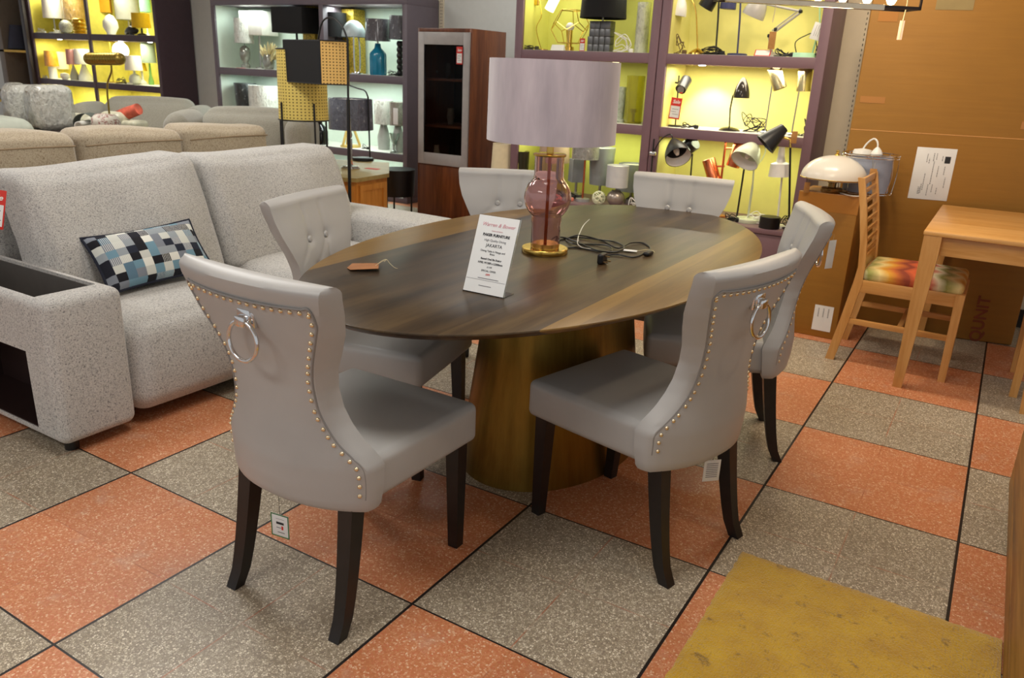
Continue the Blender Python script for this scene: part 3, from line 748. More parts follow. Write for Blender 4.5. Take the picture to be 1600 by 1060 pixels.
def sign():
    A = F(723, 453, .762); B = F(787, 466, .762); C = F(757, 333, .762)
    ex = (B - A); ex.z = 0; w = ex.length; ex.normalize(); ey = Vector((-ex.y, ex.x, 0))
    # height from the vertical pixel of the top-left corner, leaning back by 12 degrees
    best = None
    for i in range(400):
        h = .05 + i * .0008; tl = A + ey * (h * math.sin(math.radians(21))) + Vector((0, 0, h * math.cos(math.radians(21))))
        d = CR.transposed() @ (tl - CAMLOC); y = 530 - FPX * d.y / -d.z
        if best is None or abs(y - 333) < best[0]: best = (abs(y - 333), h)
    h = best[1]
    t = thing('sign_holder', 'white printed price card in a tilted acrylic stand on the oval table', 'sign', (A.x, A.y, .7605), math.atan2(ex.y, ex.x))
    AC = glassy('clear_acrylic', (240, 245, 242), .02, ior=1.3)
    tl = math.radians(-21); MR = Matrix.Rotation(tl, 4, 'X')
    MB().box(0, w, -.0012, .0012, 0, h).build('acrylic_panel', AC, t, M=MR)
    card = MB().box(.002, w - .002, -.0026, -.0016, .002, h - .002).build('price_card', PAPER, t, M=MR)
    MB().box(0, w, .0, .055, 0, .002).build('foot', AC, t)
    L = [(.86, .105, 'Warren & Bower', PINKPR, .3, .0), (.80, .028, 'furniture and interiors', PINKPR, 0, 0), (.735, .072, 'BAKER FURNITURE', BLACKPR, 0, .0004), (.67, .062, 'High Quality Dining', GREYPR, 0, 0), (.60, .09, 'JAKARTA', BLACKPR, 0, 0),
         (.535, .052, 'Dining Table in Mango and', BLACKPR, 0, 0), (.50, .052, 'Brass', BLACKPR, 0, 0), (.435, .052, 'Round Oval Six Seater', BLACKPR, 0, .0002), (.385, .052, 'H750, W1200 x L2300mm', BLACKPR, 0, .0002), (.335, .045, '£1199', BLACKPR, 0, 0), (.285, .05, 'SPECIAL OFFER', BLACKPR, 0, 0), (.24, .05, '£899', REDPR, 0, 0)]
    for fz, sz, s_, mt, sh, bd in L:
        M = MR @ Matrix.Translation((w * .52, -.0029, h * fz)) @ Matrix.Rotation(math.pi / 2, 4, 'X')
        text(s_, sz * w * 1.05, mt, card, M, shear=sh, bold=bd)
    bars = MB()
    for fz, a, b in ((.195, .3, .8), (.10, .36, .66)): bars.box(w * a, w * b, -.0031, -.0028, h * fz, h * (fz + .008))
    bars.build('fine_print', GREYPR, card, M=MR)
    MB().box(.004, w - .004, -.0031, -.0028, h * .175, h * .178).build('rule', GREYPR, card, M=MR)
sign()
def kraft_tag():
    p = F(567, 419, .761); t = thing('luggage_tag', 'brown kraft luggage tag with twine loop lying on the dark table near its left end', 'tag', (p.x, p.y, .7602), math.radians(40))
    m = MB(); w, h = .048, .068
    bot = [(-w, 0, 0), (-w * .75, -h * .6, 0), (w, -h * .62, 0.0), (w * 1.0, h * .5, 0), (-w * .7, h * .6, 0)]
    warpz = lambda x, y: .013 * (y / h) ** 2 + .004 * max(0, x / w) ** 2
    m.hexa([(x, y, warpz(x, y)) for x, y, _ in bot], [(x, y, warpz(x, y) + .001) for x, y, _ in bot]).build('card', plain('worn_kraft', (150, 96, 50), .7, var=.15), t)
    MB().tube(spline([(w * .8, 0, .008), (w * 1.2, .008, .022), (w * 1.5, .01, .026), (w * 1.7, .005, .015), (w * 2.0, 0, .003), (w * 2.2, -.004, .001)], 6), .0007, 5).build('string', TWINE, t)
    MB().tube(spline([(w * .8, .004, .008), (w * 1.2, .014, .018), (w * 1.5, .018, .024), (w * 1.35, .004, .02)], 6), .0007, 5).build('string', TWINE, t)
kraft_tag()
# ======================= OAK TABLE, CHAIRS, CARTONS =======================
OAKC = [(.3, srgb(176, 122, 60)), (.5, srgb(202, 148, 82)), (.75, srgb(222, 172, 108))]
OAKX = wood('oak_x', OAKC, 'X', .8, .32); OAKY = wood('oak_y', OAKC, 'Y', .8, .32); OAKZ = wood('oak_z', OAKC, 'Z', .8, .34)
def oak_table():
    t = thing('oak_table', 'honey oak rectangular table with tapered legs at the right edge of photo', 'table', (2.36, 3.67, 0))
    hx, hy = .285, .50
    MB().bbox(-hx, hx, -hy, hy, .732, .752, .004).build('tabletop', OAKX, t)
    for y in (-hy + .03, hy - .052): MB().bbox(-hx + .05, hx - .05, y, y + .022, .645, .7325, .001).build('apron', OAKX, t)
    for x in (-hx + .028, hx - .05): MB().bbox(x, x + .022, -hy + .05, hy - .05, .645, .7325, .001).build('apron', OAKY, t)
    for sx in (-1, 1):
        for sy in (-1, 1):
            X = sx * (hx - .004); Y = sy * (hy - .004)
            q = lambda a: (min(X, X - sx * a), max(X, X - sx * a), min(Y, Y - sy * a), max(Y, Y - sy * a))
            r = lambda a, z: [(q(a)[0], q(a)[2], z), (q(a)[1], q(a)[2], z), (q(a)[1], q(a)[3], z), (q(a)[0], q(a)[3], z)]
            MB().hexa(r(.040, 0), r(.072, .645)).add([], []).hexa(r(.072, .645), r(.072, .732)).build('leg', OAKZ, t)
oak_table()
def chevron():
    t = NT('flame_stitch'); v = t.coord(); sp = t.n('ShaderNodeSeparateXYZ'); t.l(v, sp.inputs[0])
    tri = t.math('ABSOLUTE', t.math('SUBTRACT', t.math('FRACT', t.math('MULTIPLY', sp.outputs[1], 7)), .5))
    f = t.math('FRACT', t.math('MULTIPLY', t.math('ADD', t.math('MULTIPLY', tri, .09), sp.outputs[0]), 2.9))
    f = t.math('ADD', f, t.math('MULTIPLY', t.noise(t.coord((30, 30, 30)), 1, 3), .10))
    t.l(t.ramp(f, [(0, srgb(140, 62, 40)), (.14, srgb(206, 96, 52)), (.3, srgb(196, 72, 44)), (.42, srgb(224, 214, 180)), (.52, srgb(148, 150, 78)), (.66, srgb(226, 206, 140)), (.78, srgb(214, 156, 52)), (.9, srgb(192, 104, 46)), (1, srgb(140, 62, 40))]), t.b.inputs['Base Color'])
    t.set(Roughness=.9); return t.m
CHEV = chevron()
def oak_chair(label, loc, rz):
    # faces +X in its own frame
    t = thing('oak_chair', label, 'chair', loc, rz, 'oak slat-back chairs at the oak table')
    for s in (-1, 1):
        y = s * .20; rings = []
        for z, x in ((0, -.30), (.22, -.262), (.42, -.232), (.50, -.228), (.62, -.240), (.78, -.268), (.93, -.302)):
            d = .021 if z < .45 else .016
            rings.append([(x - d, y - .013, z), (x + d, y - .013, z), (x + d, y + .013, z), (x - d, y + .013, z)])
        vs = [p for r in rings for p in r]; n = len(rings)
        fs = [(3, 2, 1, 0), (4 * n - 4, 4 * n - 3, 4 * n - 2, 4 * n - 1)] + [(i * 4 + k, i * 4 + (k + 1) % 4, i * 4 + 4 + (k + 1) % 4, i * 4 + 4 + k) for i in range(n - 1) for k in range(4)]
        MB().add(vs, fs, False).build('back_leg', OAKZ, t)
        MB().hexa([(.205, y - .016, 0), (.237, y - .016, 0), (.237, y + .016, 0), (.205, y + .016, 0)], [(.200, y - .02, .44), (.24, y - .02, .44), (.24, y + .02, .44), (.200, y + .02, .44)]).build('front_leg', OAKZ, t)
        MB().bbox(-.235, .21, y - .011, y + .011, .375, .438, .001).build('seat_rail', OAKX, t)
        MB().bbox(-.262, .21, y - .010, y + .010, .205, .232, .001).build('side_stretcher', OAKX, t)
    MB().bbox(.206, .228, -.19, .19, .375, .438, .001).build('seat_rail', OAKY, t)
    MB().bbox(-.244, -.222, -.19, .19, .375, .438, .001).build('seat_rail', OAKY, t)
    MB().bbox(-.02, .0, -.19, .19, .207, .230, .001).build('cross_stretcher', OAKY, t)
    for i in range(9):
        z = .525 + i * .048; x = lerp_rows([(.5, -.228), (.62, -.240), (.78, -.268), (.93, -.302)], z)[1]
        h = .034 if i == 8 else (.05 if i == 0 else .02)
        MB().bbox(x - .006, x + .006, -.19, .19, z - (h if i == 0 else h / 2), z + h / 2, .001).build('back_slat', OAKY, t)
    MB().rbox(.005, 0, .46, .45, .42, .06, .024, 4, 6, (0, 0, .022)).build('seat_pad', CHEV, t)
    return t
oak_chair('oak slat-back chair with flame-pattern seat pad tucked under the left side of oak table', (2.05, 3.605, 0), 0)
oak_chair('second oak chair at right edge of photo, only its leg showing beyond the oak table', (2.795, 3.60, 0), math.pi)
def carton(name, rgb):
    t = NT(name); n = t.noise(t.coord((1, 1, 14)), 3, 4); n2 = t.noise(t.coord(), 2.5, 4, .6)
    c = srgb(*rgb); f = t.math('ADD', t.math('MULTIPLY', n, .5), t.math('MULTIPLY', n2, .5))
    t.l(t.ramp(f, [(.3, tuple(x * .84 for x in c[:3]) + (1,)), (.7, c)]), t.b.inputs['Base Color']); t.set(Roughness=.62)
    t.bump(n, .25, .004); return t.m
CART = carton('cardboard', (158, 110, 34))
TAPE = NT('clear_tape').set(Base_Color=srgb(178, 122, 58), Roughness=.15).m
def carton_box():
    t = thing('cardboard_box', 'tall brown taped cardboard box standing left of the oak chair', 'box', (1.556, 3.935, 0))
    MB().bbox(-.155, .155, -.195, .135, 0, .795, .006).build('box_body', CART, t)
    m = MB(); m.bbox(-.156, .156, -.1965, -.12, .792, .7965, .001); m.box(-.156, .156, -.1962, -.1954, .70, .793)
    m.build('packing_tape', TAPE, t)
    lab = MB().box(.025, .125, -.1966, -.1955, .04, .185).build('shipping_label', PAPER, t)
    m = MB()
    for i in range(3):
        for j in range(7): m.box(.045 + i * .026, .051 + i * .026, -.1972, -.1966, .12 + j * .0075, .124 + j * .0075)
    m.build('print', GREYPR, lab)
carton_box()
def carton_sheet():
    a = math.atan2(.145, .70)
    t = thing('cardboard_carton', 'huge upright flat cardboard carton leaning on the wall behind the oak table', 'box', (1.80, 4.135, 0), a)
    XL = -.255
    # long flat carton 9 cm deep; its left end leans back to the wall beside the shelf unit
    MB().bbox(XL, .775, 0, .085, 0.002, 1.98, .006).build('carton_body', CART, t)
    MB().box(XL - .0005, .7755, -.0012, -.0002, 1.118, 1.121).build('fold_crease', plain('crease_light', (226, 166, 100), .6), t)
    def onface(px, py):       # pixel -> local (x,z) on the face plane y=0
        n = Vector((-math.sin(a), math.cos(a), 0)); o = Vector((1.80, 4.135, 0)); d = ray(px, py)
        p = CAMLOC + d * ((o - CAMLOC).dot(n) / d.dot(n)); q = p - o
        return q.x * math.cos(a) + q.y * math.sin(a), p.z
    q = [onface(1435, 229), onface(1495, 234), onface(1480, 316), onface(1417, 308)]
    x0 = (q[0][0] + q[3][0]) / 2; x1 = (q[1][0] + q[2][0]) / 2; z1 = (q[0][1] + q[1][1]) / 2; z0 = (q[2][1] + q[3][1]) / 2
    lab = MB().bbox(x0, x1, -.0022, -.0004, z0, z1, .0008).build('delivery_label', PAPER, t)
    m = MB(); w = x1 - x0; h = z1 - z0
    m.box(x0 + .74 * w, x0 + .88 * w, -.0030, -.0022, z0 + .72 * h, z0 + .85 * h)
    m.build('black_square', BLACKPR, lab)
    m = MB(); rnd = random.Random(4)
    for fx, za, zb in ((.30, .72, .88), (.36, .70, .80), (.46, .75, .9), (.53, .78, .9), (.62, .45, .66), (.49, .3, .75), (.68, .76, .86), (.78, .5, .66), (.84, .25, .45), (.45, .08, .3), (.56, .15, .3), (.68, .12, .25), (.22, .1, .24), (.25, .1, .24), (.28, .12, .3), (.32, .18, .5)):
        z = za
        while z < zb:
            e = z + rnd.uniform(.02, .045); m.box(x0 + fx * w - .0016, x0 + fx * w + .0016, -.0030, -.0022, z0 + z * h, z0 + min(e, zb) * h); z = e + .01
    m.build('print', GREYPR, lab)
    # red lettering running up the carton, and tape
    x, z = onface(1532, 492)
    M = Matrix.Translation((x + .03, -.0012, z - .16)) @ Matrix.Rotation(math.pi / 2, 4, 'X') @ Matrix.Rotation(math.pi / 2, 4, 'Z')
    text('QUNIT', .085, plain('faded_red_print', (132, 66, 34), .7), t, M, align='LEFT', bold=.002)
    for (a0, b0, a1, b1) in ((1345, 150, 1382, 162), (1374, 18, 1402, 34), (1597, 190, 1612, 203)):
        X0, Z1 = onface(a0, b0); X1, Z0 = onface(a1, b1); X0 = max(X0, XL + .001)
        MB().box(X0, X1, -.0014, -.0003, Z0, Z1).build('tape_patch', TAPE, t)
    X0, Z1 = onface(1466, -10); X1, Z0 = onface(1520, 16)
    MB().box(X0, X1, -.0014, -.0003, Z0, Z1).build('grey_tape', plain('grey_tape', (150, 130, 84), .5), t)
carton_sheet()
# ---- rustic sideboard at the right edge
RUST = wood('rustic_pine', [(.3, srgb(92, 62, 26)), (.5, srgb(140, 98, 44)), (.7, srgb(176, 130, 66))], 'Y', .7, .5, 0, .15)
def sideboard():
    t = thing('rustic_sideboard', 'rustic brown plank sideboard cropped by the right edge of photo, beside the rug', 'sideboard', (2.781, 1.55, 0))
    z = .003
    for i, h in enumerate((.072, .20, .20, .20)):
        MB().bbox(-.21, .21, -.83, .83, z, z + h - .004, .003).build('side_plank', RUST, t); z += h
    MB().bbox(-.225, .225, -.85, .85, z, z + .035, .005).build('top_board', RUST, t)
sideboard()
# ---- white dome lamp and its pendant neighbour on the box
def dome_lamp():
    c = F(1300, 297, .797); Y = 3.81; q = W(1303, 292, Y); t = thing('dome_table_lamp', 'white glass dome lamp with brass finial standing on the tall cardboard box', 'lamp', (q.x - .01, Y, .797))
    k = K(1309, 280, Y); R = 49 * k; z0 = W(1309, 279, Y).z - .797; z1 = W(1309, 243, Y).z - .797; x0 = 0
    prof = [(R * math.cos(a), z0 + (z1 - z0) * math.sin(a)) for a in [i * math.pi / 2 / 14 for i in range(15)]]
    MB().lathe([(0, 0), (.052, 0), (.055, .004), (.055, .022), (.05, .026), (.02, .028), (.02, .05), (.026, .052), (.026, .062), (.010, .064), (.010, z0 + .02), (0, z0 + .02)], seg=40).build('base', plain('antique_brass', (150, 124, 78), .25, 1), t)
    d = MB().lathe(prof + [(max(r - .004, 0), z - .004) for r, z in prof[::-1]], seg=64).build('glass_shade', NT('opal_glass').set(Base_Color=srgb(238, 232, 220), Roughness=.25, Transmission_Weight=.15).m, t)
    MB().tube([(R * math.cos(i * .1309), R * math.sin(i * .1309), z0 + .001) for i in range(48)], .0028, 6, closed=True).build('brass_rim', BRASS, d)
    MB().lathe([(0, z1 - .004), (.016, z1 - .002), (.014, z1 + .006), (.006, z1 + .010), (.010, z1 + .018), (.008, z1 + .026), (0, z1 + .029)], seg=20).build('finial', BRASS, t)
    MB().tube(spline([(.05, -.02, .004), (.10, -.08, .004), (.14, -.09, .004), (.17, -.03, .004), (.12, .02, .004)], 6), .003, 6).build('flex', WHITEPL, t)
    g = W(1262, 285, Y - R * .6); swing_tag((g.x, g.y, g.z + .03), .5, .03, .055, KRAFT, 'kraft tag hanging left from the white dome lamp rim', .03)
dome_lamp()
def chrome_pendant():
    Y = 3.93; q = W(1352, 292, Y); t = thing('pendant_shade', 'grey fabric pendant shade with chrome rims parked behind the white dome lamp', 'lamp shade', (q.x + .0, Y, .797))
    k = K(1345, 260, Y); z1 = W(1345, 240, Y).z - .797; r = .115
    MB().lathe([(r, .012), (r, z1 - .02), (r - .004, z1 - .02), (r - .004, .012)], seg=48, closed=True).build('lamp_shade', plain('blue_grey_fabric', (148, 154, 170), .8), t)
    m = MB()
    for z, rr in ((z1 - .012, r + .028), (z1 + .002, r + .03), (.006, r + .018)):
        m.tube([(rr * math.cos(i * .157), rr * math.sin(i * .157), z) for i in range(40)], .0032, 8, closed=True)
    for i in range(8):
        a = i * .785 + .2; m.tube(spline([((r + .028) * math.cos(a), (r + .028) * math.sin(a), z1), ((r + .03) * math.cos(a + .1), (r + .03) * math.sin(a + .1), z1 * .5), ((r + .018) * math.cos(a), (r + .018) * math.sin(a), .006)], 5), .0022, 6)
    m.tube([(-r, 0, z1 - .01), (r, 0, z1 - .01)], .003, 6); m.tube([(0, -r, z1 - .01), (0, r, z1 - .01)], .003, 6)
    m.build('chrome_frame', CHROME, t)
    m = MB().lathe([(0, 0), (.045, 0), (.05, .006), (.045, .026), (.012, .032), (0, .032)], (-.045, 0, z1 - .005), 28); m.lathe([(0, 0), (.026, 0), (.03, .012), (.022, .03), (.008, .046), (0, .046)], (.03, -.03, z1 - .005), 24)
    m.tube(spline([(-.045, 0, z1 + .025), (-.03, -.005, z1 + .055), (0, -.015, z1 + .082), (.022, -.022, z1 + .068), (.03, -.03, z1 + .035)], 6), .0045, 8)
    m.build('ceiling_rose_and_flex', WHITEPL, t)
    swing_tag((q.x + .045, Y - r - .034, .797 + z1 - .03), .2, .034, .06, KRAFT, 'kraft tag hanging on the front of grey pendant shade', .03)
chrome_pendant()
# ---- hanging linear pendant at the top edge
def pendant():
    Y = 2.6; p = W(1428, 15, 2.9)
    t = thing('linear_pendant', 'hanging bar light with glowing bulbs cut by the top edge of photo', 'pendant lamp', (p.x, 2.9, p.z), math.radians(38))
    DK = plain('bronze_frame', (52, 40, 34), .4, .6)
    m = MB(); x0, x1 = -.80, .0; d = .05
    m.bbox(x0, x1, -d, -d + .008, -.006, .006, .001); m.bbox(x0, x1, d, d + .008, -.006, .006, .001); m.bbox(x1 - .008, x1, -d, d + .008, -.006, .006, .001); m.bbox(x0, x0 + .008, -d, d + .008, -.006, .006, .001)
    m.bbox(x1 - .008, x1, -d, -d + .008, 0, .30, .001); m.bbox(x0, x0 + .008, -d, -d + .008, 0, .30, .001); m.bbox(x0, x1, -d, -d + .008, .292, .30, .001)
    m.tube([(-.4, -d + .004, .3), (-.4, -d + .004, 2.9 - p.z)], .003, 8); m.build('frame', DK, t)
    MB().bbox(x0 + .01, -.16, -d - .016, -d - .002, -.014, .006, .001).build('polished_bar', plain('polished_steel', (220, 200, 170), .15, 1), t)
    for i in range(5):
        x = -.50 + i * .10
        MB().lathe([(0, -.006), (.012, -.002), (.019, .012), (.02, .026), (.012, .044), (0, .05)], (x, 0, .016), 18).build('bulb', glow('warm_bulb', (255, 226, 170), 9), t)
        MB().cyl(x, 0, .06, .09, .011, seg=16).build('socket', BRASS, t)
    l = bpy.data.lights.new('pendant_bulb_light', 'POINT'); l.energy = 9; l.color = (1, .78, .5); l.shadow_soft_size = .15
    o = bpy.data.objects.new('pendant_bulb_light', l); o.location = (1.66, 2.68, 1.60); COL.objects.link(o)
    # cord with little label hanging from it
    p = W(1417, 4, 2.84); u = thing('pull_cord', 'pale pull cord with a pinkish paper label hanging from the bar light', 'cord', (p.x, 2.84, p.z + .02))
    MB().tube(spline([(0, 0, 0), (.002, 0, -.03), (-.002, 0, -.09), (-.003, 0, -.155)], 5), .0022, 6).build('string', TWINE, u)
    MB().bbox(-.012, .006, -.001, .001, -.155, -.085, .0003).build('paper_label', plain('pinkish_paper', (226, 190, 170), .7), u)
    p = W(1213, 4, 2.5); u = thing('pull_cord', 'thin cream string dangling from bar light in front of shelves', 'cord', (p.x, 2.5, p.z + .02))
    MB().tube(spline([(0, 0, 0), (0, 0, -.03), (-.004, 0, -.09)], 5), .0018, 6).build('string', TWINE, u)
pendant()
# ======================= SHELF UNITS =======================
MAUVE = plain('mauve_laminate', (122, 94, 102), .45, var=.03)
MIDFR = plain('grey_mauve_laminate', (98, 88, 96), .5, var=.03)
SIDEDK = plain('dark_mauve_side', (74, 58, 66), .5, var=.05)
LIME = plain('lime_back_panel', (214, 214, 112), .8, var=.02)
LIMEW = plain('lime_yellow_back_panel', (224, 216, 130), .8, var=.02)
MINT = plain('pale_mint_back_panel', (212, 226, 212), .8, var=.02)
WHITELAM = plain('white_laminate', (226, 226, 214), .5, var=.02)
SPOTG = glow('spot_disc', (235, 238, 255), 14)
SPOTDIM = glow('dim_spot_disc', (255, 240, 190), 1.6)
BAYL = []
def disc(x, y, z, parent, mat=SPOTG, r=.024):
    o = MB().lathe([(0, -.004), (r * .8, -.004), (r, 0), (0, 0)], (x, y, z), 24).build('downlight', mat, parent)
    return o
def bay_light(x, y, z, p, col=(1, .96, .86), size=.5, sy=.12):
    area('shelf_downlight', (x, y, z - .012), size, p, col, sy=sy)
# ---- right + centre units
YF, YB = 4.35, 4.74
ZS = (.478, 1.035, 1.495)
def unit(name, label, x0, x1, ledge_y, back, frame, zs, top_z, yf, yb, posts=(), tb=.062, side=None, ext=0, base_open=False):
    t = thing(name, label, 'shelf unit', ((x0 + x1) / 2, yf, 0)); cx = (x0 + x1) / 2
    pw = .058
    for x in [x0, x1 - pw] + list(posts):
        MB().bbox(x - cx, x + pw - cx, 0, yb - yf, zs[0], top_z, .002).build('upright_panel', frame, t)
    MB().box(x0 + .01 - cx, x1 - .01 - cx, yb - yf - .02, yb - yf - .004, zs[0], top_z).build('back_panel', back, t)
    ps = sorted([x0, x1 - pw] + list(posts))
    for i, x in enumerate(ps):
        if i > 0: MB().box(x - .004 - cx, x - .0005 - cx, .02, yb - yf - .02, zs[0] + .002, top_z).build('side_lining', back, t)
        if i < len(ps) - 1: MB().box(x + pw + .0005 - cx, x + pw + .004 - cx, .02, yb - yf - .02, zs[0] + .002, top_z).build('side_lining', back, t)
    for z in (zs[1:] if not base_open else zs): MB().box(x0 + pw - cx, x1 - pw - cx, .02, yb - yf - .022, z + .0003, z + .0015).build('shelf_lining', WHITELAM, t)
    for z in zs[1:]: MB().bbox(x0 + .02 - cx, x1 - .02 - cx, .003, yb - yf - .02, z - tb, z, .001).build('shelf_board', frame, t)
    MB().bbox(x0 - cx, x1 - cx, 0, yb - yf, top_z, top_z + .08, .002).build('top_board', frame, t)
    if not base_open:
        d = ledge_y - yf
        MB().bbox(x0 - ext - cx, x1 - cx, d, yb - yf, zs[0] - .03, zs[0], .002).build('ledge_top', frame, t)
        MB().bbox(x0 + .003 - ext - cx, x1 - .003 - cx, d + .012, yb - yf, .0, zs[0] - .034, .002).build('base_cabinet', frame, t)
    return t, cx
uR, cR = unit('shelf_unit', 'right mauve lamp shelf unit with warm yellow-lit bays of desk lamps', .262, 1.306, 4.215, LIMEW, MAUVE, ZS, 1.98, YF, YB)
uC, cC = unit('shelf_unit', 'centre mauve lamp shelf unit with lime back panel, partly behind mauve lampshade', -.835, .255, 4.215, LIME, MAUVE, ZS, 1.98, YF, YB, ext=.16)
for u, c, pts in ((uR, cR, ((1098, 95, 1, SPOTG), (1214, 99, 1, SPOTDIM))), (uC, cC, ((864, 86, 1, SPOTDIM), (963, 90, 1, SPOTDIM)))):
    for px, py, n, mt in pts:
        q = W(px, py, YF + .10); disc(q.x - c, .10, ZS[2] - .062, u, mt)
for x0, x1, p1, p2, p3, col in ((.32, 1.23, 2.0, 6.0, 3.0, (1, .93, .72)), (-.78, .2, 3.6, 1.4, 3.2, (1, .98, .72))):
    xm = (x0 + x1) / 2
    bay_light(xm, YF + .12, 1.97, p1, col, .8); bay_light(xm, YF + .12, ZS[2] - .065, p2, col, .8); bay_light(xm, YF + .12, ZS[1] - .065, p3, (.95, 1, .62), .8)
q = W(1098, 95, YF + .10); spot('shelf_spotlight', (q.x, YF + .1, ZS[2] - .08), 14, (1, .97, .9), 75, .01, (.02, .62, -1))
# ---- mid unit and left unit on the far wall
YM, YMB = 5.6, 6.1
mz = (.05, W(478, 225, YM).z, W(343, 105, YM).z)
xa = W(336, 105, YM).x; xb = W(636, 122, YM).x
uM, cM = unit('shelf_unit', 'far grey shelf unit with white-lit bays of table lamps, left of the tall cabinet', xa, xb, YM, MINT, MIDFR, mz, W(343, 8, YM).z, YM, YMB, posts=(), tb=.075, base_open=True)
MB().bbox(xa - cM, xb - cM, 0, YMB - YM, .0, .05, .002).build('plinth', MIDFR, uM)
xm = W(497, 8, YM).x
MB().bbox(xm - cM, xm + .06 - cM, .003, YMB - YM - .02, mz[2], W(343, 8, YM).z, .002).build('upright_panel', MIDFR, uM)
for x0, x1 in ((xa, (xa + xb) / 2), ((xa + xb) / 2, xb)):
    x = (x0 + x1) / 2
    for z, p in ((W(343, 8, YM).z, 6), (mz[2] - .075, 7), (mz[1] - .075, 5)): bay_light(x, YM + .12, z - .005, p, (.86, 1, .94), .9, .1)
lz = (.30, W(63, 122, YM).z, W(52, 51, YM).z)
la = W(47, 51, YM).x; lb = W(247, 62, YM).x; lm = W(137, 57, YM).x
uL, cL = unit('shelf_unit', 'far left mauve shelf unit with yellow back panel full of small lamps', la, lb, YM, plain('yellow_back_panel', (226, 214, 92), .8), SIDEDK, lz, 2.15, YM, YMB, posts=(lm,), tb=.075, base_open=True)
MB().bbox(la - cL, lb - cL, 0, YMB - YM, .0, .30, .002).build('base_cabinet', SIDEDK, uL)
for px, py, z in ((93, 58, 2), (188, 61, 2), (234, 63, 2), (100, 131, 1)):
    q = W(px, py, YM + .12); disc(q.x - cL, .12, lz[z] - .075, uL, SPOTG, .03)
for x0, x1 in ((la, lm), (lm, lb)):
    x = (x0 + x1) / 2
    for z in (2.14, lz[2] - .08, lz[1] - .08): bay_light(x, YM + .14, z, 9, (1, .98, .76), .9, .1)
# dark shelving at the far left
DKW = plain('dark_brown_laminate', (44, 30, 26), .5)
def dark_shelf():
    Y = 5.55; x1 = W(48, 100, Y).x; z1 = W(20, 78, Y).z; z2 = W(20, 158, Y).z
    t = thing('dark_shelving', 'dark brown shelving with yellow-edged shelves in far left corner', 'shelf unit', (x1 - .7, Y, 0))
    MB().bbox(.62, .70, 0, .5, 0, 2.2, .002).build('side_panel', DKW, t); MB().bbox(-.8, .7, .46, .5, 0, 2.2, .002).build('back_panel', DKW, t)
    ye = plain('yellow_shelf_edge', (206, 170, 48), .5)
    for z in (z1, z2): MB().bbox(-.8, .62, .0, .46, z - .03, z, .002).build('shelf_board', ye, t)
    x = W(8, 120, Y).x - t.location.x
    MB().bbox(x - .05, x + .08, .0, .46, .0, 2.2, .002).build('divider', plain('grey_divider', (110, 102, 92), .6), t)
    return z1, z2, Y
dz1, dz2, dY = dark_shelf()
# ======================= TALL CABINET =======================
WAL = wood('walnut_z', [(.3, srgb(70, 34, 18)), (.5, srgb(104, 54, 26)), (.72, srgb(134, 76, 38))], 'Z', .7, .35, .11)
WALD = plain('dark_walnut_interior', (38, 24, 18), .5)
def cabinet():
    Y = 5.0; a = W(653, 43.5, Y); b = W(738, 43.5, Y); H = a.z; w = b.x - a.x; d = .53
    t = thing('display_cabinet', 'tall walnut display cabinet with grey-framed glass door', 'cabinet', (a.x + w / 2, Y, 0)); h = w / 2
    for x in (-h, h - .022): MB().bbox(x, x + .022, .0, d, .0, H, .002).build('side_panel', WAL, t)
    MB().bbox(-h + .022, h - .022, 0, d, H - .03, H, .002).build('top_panel', WAL, t)
    MB().bbox(-h + .022, h - .022, d - .015, d - .002, .0, H - .03, .001).build('back_panel', WALD, t)
    MB().bbox(-h + .022, h - .022, .02, d - .02, 0, .06, .001).build('bottom_panel', WAL, t)
    zc = lambda py: W(690, py, Y).z
    for py in (123, 197): MB().bbox(-h + .022, h - .022, .05, d - .02, zc(py) - .02, zc(py), .001).build('shelf_board', WAL, t)
    zb = zc(258)
    MB().bbox(-h + .022, h - .022, .0, d - .02, zb - .02, zb + .01, .001).build('shelf_board', WAL, t)
    MB().bbox(-h + .02, h - .02, -.004, .016, .06, zb - .012, .002).build('lower_door', WAL, t)
    # glass door
    x0 = -h + .02; x1 = h - .012; z0 = zb; z1 = H - .032; fx = .062; GF = plain('grey_door_frame', (168, 164, 162), .45)
    dr = MB(); dr.bbox(x0, x0 + fx, -.02, .0, z0, z1, .002); dr.bbox(x1 - fx, x1, -.02, .0, z0, z1, .002); dr.bbox(x0 + fx, x1 - fx, -.02, .0, z1 - .10, z1, .002); dr.bbox(x0 + fx, x1 - fx, -.02, .0, z0, z0 + .10, .002)
    dr = dr.build('door', GF, t)
    MB().box(x0 + fx, x1 - fx, -.012, -.008, z0 + .10, z1 - .10).build('glass_pane', glassy('smoked_glass', (196, 190, 186), .02, ior=1.12), dr)
    return t, Y, zc
cabT, cabY, zcab = cabinet()
p = W(718, 73, 4.97); sale_tag('red sale tag stuck on the glass door of the tall walnut cabinet', (p.x, 4.972, p.z), (0, 0, 0), .062, .14)
